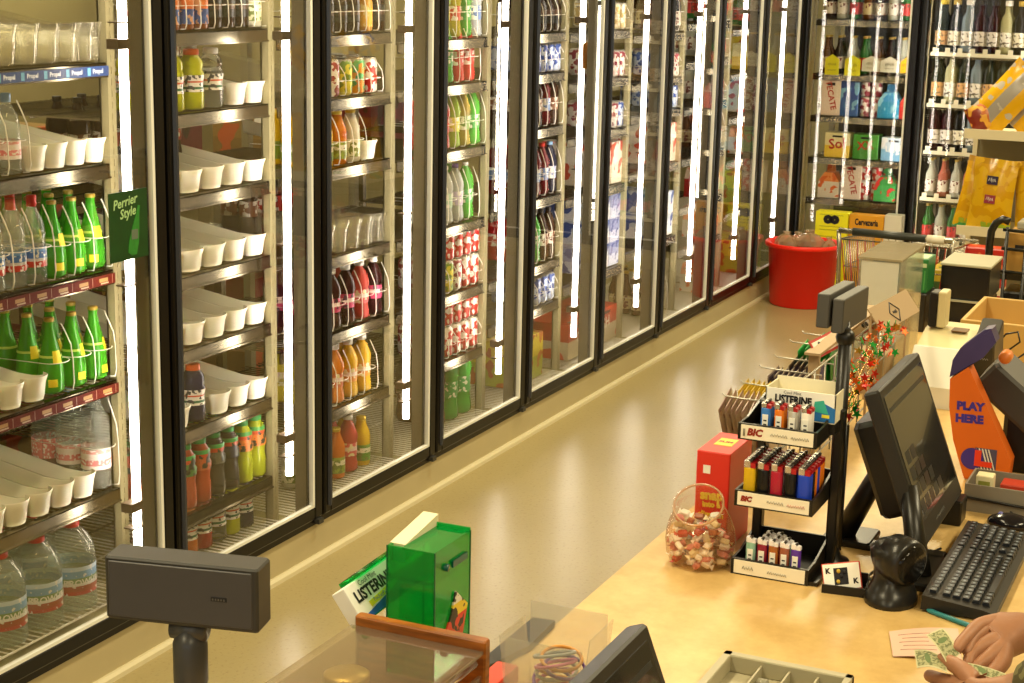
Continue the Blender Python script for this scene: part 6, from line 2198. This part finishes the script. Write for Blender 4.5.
# second hand below, thumb up at left
pal2 = V(985, 700, .885)
chains2 = [[(pal2, .030), (V(1002, 695, .895), .027), (tuple(c2), .024), (tuple(c2.lerp(el2, .25)), .026)]]
for k, tp in (((V(958, 685, .885), .0145), [(V(940, 680, .880), .0115), (V(926, 674, .873), .0095)]), ((V(955, 697, .875), .0145), [(V(935, 694, .868), .0115), (V(922, 690, .860), .0095)]), ((V(960, 708, .865), .014), [(V(940, 708, .857), .011), (V(928, 704, .85), .009)]), ((V(968, 718, .857), .013), [(V(950, 720, .848), .010), (V(940, 717, .843), .0085)])):
    chains2.append([(pal2, .030), k] + tp)
chains2.append([(pal2, .030), (V(975, 682, .902), .0165), (V(960, 668, .908), .0135), (V(946, 660, .908), .011), (V(938, 657, .906), .009)])
h1 = skin_obj('hand', chains, SKIN, person)
h2 = skin_obj('hand', chains2, SKIN, person)
h1['label'] = 'upper hand gripping the folded notes'
h2['label'] = 'lower hand steadying the notes'
# jacket: sleeves and torso as one cloth piece, trousers, head
SLV = bands('jacket cloth', [(0, '4a452a'), (.5, '565030')], blob='6e6a44', bscale=26, rough=.85, thr=.5)
ch = Vector((-1.18, -2.90, 1.26)) - PL
hip = Vector((-1.18, -2.97, .92)) - PL
jk = skin_obj('jacket', [[(tuple(hip), (.17, .13)), (tuple((hip + ch) / 2), (.165, .12)), (tuple(ch), (.18, .125)), (tuple(Vector((-1.18, -2.90, 1.42)) - PL), (.07, .07))],
                         [(tuple(ch), (.18, .12)), (tuple(sh1), .075), (tuple(el1), .055), (tuple(c1 * .5 + el1 * .5), .050), (tuple(c1), .040)],
                         [(tuple(ch), (.18, .12)), (tuple(sh2), .075), (tuple(el2), .055), (tuple(c2 * .5 + el2 * .5), .050), (tuple(c2), .040)]], SLV, person)
skin_obj('trousers', [[(tuple(hip + Vector((0, 0, .03))), (.165, .125)), (tuple(Vector((-1.08, -2.96, .80)) - PL), .095), (tuple(Vector((-1.07, -2.95, .45)) - PL), .07), (tuple(Vector((-1.06, -2.97, .07)) - PL), .055)],
                      [(tuple(hip + Vector((0, 0, .03))), (.165, .125)), (tuple(Vector((-1.28, -2.96, .80)) - PL), .095), (tuple(Vector((-1.29, -2.95, .45)) - PL), .07), (tuple(Vector((-1.30, -2.97, .07)) - PL), .055)]], mat('trousers', '2c3040', .8), person)
for x in (-1.06, -1.30):
    g = G().ball((x - PL.x, -2.92 - PL.y, .035), .05, 12, 0, (.9, 2.4, .9))
    g.v = [(a, b_, max(c_, .002)) for a, b_, c_ in g.v]
    ob('shoe', g.mesh('shoe', [BLACK]), person)
g = G().ball((-1.18 - PL.x, -2.85 - PL.y, 1.60), .085, 16, 0, (.88, 1.05, 1.35)).tube([Vector((-1.18, -2.89, 1.40)) - PL, Vector((-1.18, -2.87, 1.54)) - PL], .05, 12)
g.ball((-1.18 - PL.x, -2.762 - PL.y, 1.585), .016, 8, 0, (.8, 1.2, 1.4))
for s in (-1, 1):
    g.ball((-1.18 - PL.x + s * .078, -2.86 - PL.y, 1.60), .018, 8, 0, (.4, .8, 1.4))
    g.ball((-1.18 - PL.x + s * .030, -2.775 - PL.y, 1.61), .010, 8, 1)
g.box((-1.18 - PL.x - .022, -2.776 - PL.y, 1.545), (-1.18 - PL.x + .022, -2.768 - PL.y, 1.552), 2)
ob('head', g.mesh('head', [SKIN, INK, mat('lips', '8c4a40', .5)]), person)
g = G().ball((-1.18 - PL.x, -2.875 - PL.y, 1.625), .092, 16, 0, (.92, 1.02, 1.25))
g.v = [(a, b_, c_) if c_ > 1.60 or b_ < -2.88 - PL.y else (a, b_ - .02, 1.60) for a, b_, c_ in g.v]
ob('hair', g.mesh('hair', [mat('hair', '2a1c12', .7)]), person)

# dollar bills
BILL, nt, b = new_mat('bank note')
tc = nt.nodes.new('ShaderNodeTexCoord')
vr = nt.nodes.new('ShaderNodeTexNoise')
vr.inputs['Scale'].default_value = 220
vr.inputs['Detail'].default_value = 5
cr = nt.nodes.new('ShaderNodeValToRGB')
cr.color_ramp.elements[0].position = .42
cr.color_ramp.elements[0].color = hexc('6a6e48')
cr.color_ramp.elements[1].position = .56
cr.color_ramp.elements[1].color = hexc('a8a67c')
nt.links.new(tc.outputs['Object'], vr.inputs['Vector'])
nt.links.new(vr.outputs['Fac'], cr.inputs[0])
nt.links.new(cr.outputs[0], b.inputs['Base Color'])
b.inputs['Roughness'].default_value = .8
BB = mat('note border', 'c8c49c', .8)
BGr = mat('note seal', '66784c', .8)


def bill(pts, label, bow=.004):
    """pts: four corners (Vectors) a b c d; a-b short end held far from the hand, curls along the long side"""
    a, b_, c_, d = pts
    N = 8
    nrm = (b_ - a).cross(d - a).normalized()
    if nrm.z < 0:
        nrm = -nrm
    def q(u_, v_, off=0):
        return a * (1 - u_) * (1 - v_) + b_ * (1 - u_) * v_ + c_ * u_ * v_ + d * u_ * (1 - v_) + nrm * (bow * math.sin(u_ * PI) + off)
    g = G()
    for off in (.0003, -.0003):
        g.put([tuple(q(i / N, j / 4, off)) for i in range(N + 1) for j in range(5)], [(i * 5 + j, i * 5 + j + 1, i * 5 + j + 6, i * 5 + j + 5) for i in range(N) for j in range(4)], 1, True)
        g.put([tuple(q(.04 + .92 * i / N, .08 + .84 * j / 4, off * 2)) for i in range(N + 1) for j in range(5)], [(i * 5 + j, i * 5 + j + 1, i * 5 + j + 6, i * 5 + j + 5) for i in range(N) for j in range(4)], 0, True)
        g.put([tuple(q(.42 + .16 * math.cos(k * PI / 6) * .6, .5 + .3 * math.sin(k * PI / 6), off * 3)) for k in range(12)], [tuple(range(12))], 2)
    o = ob('dollar_bill', g.mesh('dollar_bill', [BILL, BB, BGr]))
    tag(o, label, 'banknote', 'dollar bills in the hands')


bill([P(926, 635, .935), P(943, 628, .940), P(957, 652, .918), P(946, 662, .912)], 'folded green bill standing up at the left of the hands')
bill([P(929, 637, .932), P(946, 631, .936), P(960, 654, .916), P(949, 664, .910)], 'second green bill just behind the folded one', .003)
bill([P(914, 650, .905), P(917, 668, .897), P(948, 673, .902), P(944, 658, .908)], 'pale green bill lying flat at the lower left of the hands', .006)
bill([P(962, 662, .915), P(966, 672, .908), P(1008, 684, .905), P(1006, 674, .912)], 'pale edge of a bill held between the two hands', .003)
# ------------------------------------------------------------------ light
def area(name, loc, size, power, col, rot=(0, 0, 0)):
    l = bpy.data.lights.new(name, 'AREA')
    l.shape = 'RECTANGLE'
    l.size, l.size_y = size
    l.energy = power
    l.color = col
    o = bpy.data.objects.new(name, l)
    o.location = loc
    o.rotation_euler = rot
    COL.objects.link(o)
    return o


WARM = (1.0, 0.86, 0.54)
for i, x in enumerate((-4.4, -1.6, 1.2, 4.0)):
    for j, y in enumerate((-1.1, -3.6)):
        area('ceiling_lamp', (x, y, 2.86), (1.2, 0.35), (42, 44, 56, 62)[i], WARM)
for i, x in enumerate((-1.5, 1.0, 3.5, 5.6)):  # unseen fill lights, added to brighten the cooler interior
    area('added_cooler_fill', (x, 1.25, 2.26), (1.2, 0.2), 14, (1.0, .92, .70))
area('added_cooler_fill', (XE + 1.0, -1.2, 2.26), (0.3, 1.8), 16, (1.0, .92, .70))  # the same added fill behind the end wall doors
w = bpy.data.worlds.new('world')
SC.world = w
w.use_nodes = True
bg = w.node_tree.nodes['Background']
bg.inputs[0].default_value = (0.75, 0.85, 1.0, 1)
bg.inputs[1].default_value = 1.6
vs = SC.view_settings
vs.view_transform = 'Standard'
vs.look = 'None'
vs.exposure = 0.03
vs.gamma = 1.0
vs.use_curve_mapping = False
c = SC.cycles
c.use_denoising = True
c.max_bounces = 12
c.transparent_max_bounces = 32
c.transmission_bounces = 8
c.glossy_bounces = 5
c.diffuse_bounces = 4
c.caustics_reflective = False
c.caustics_refractive = False
c.sample_clamp_indirect = 6
c.use_adaptive_sampling = False
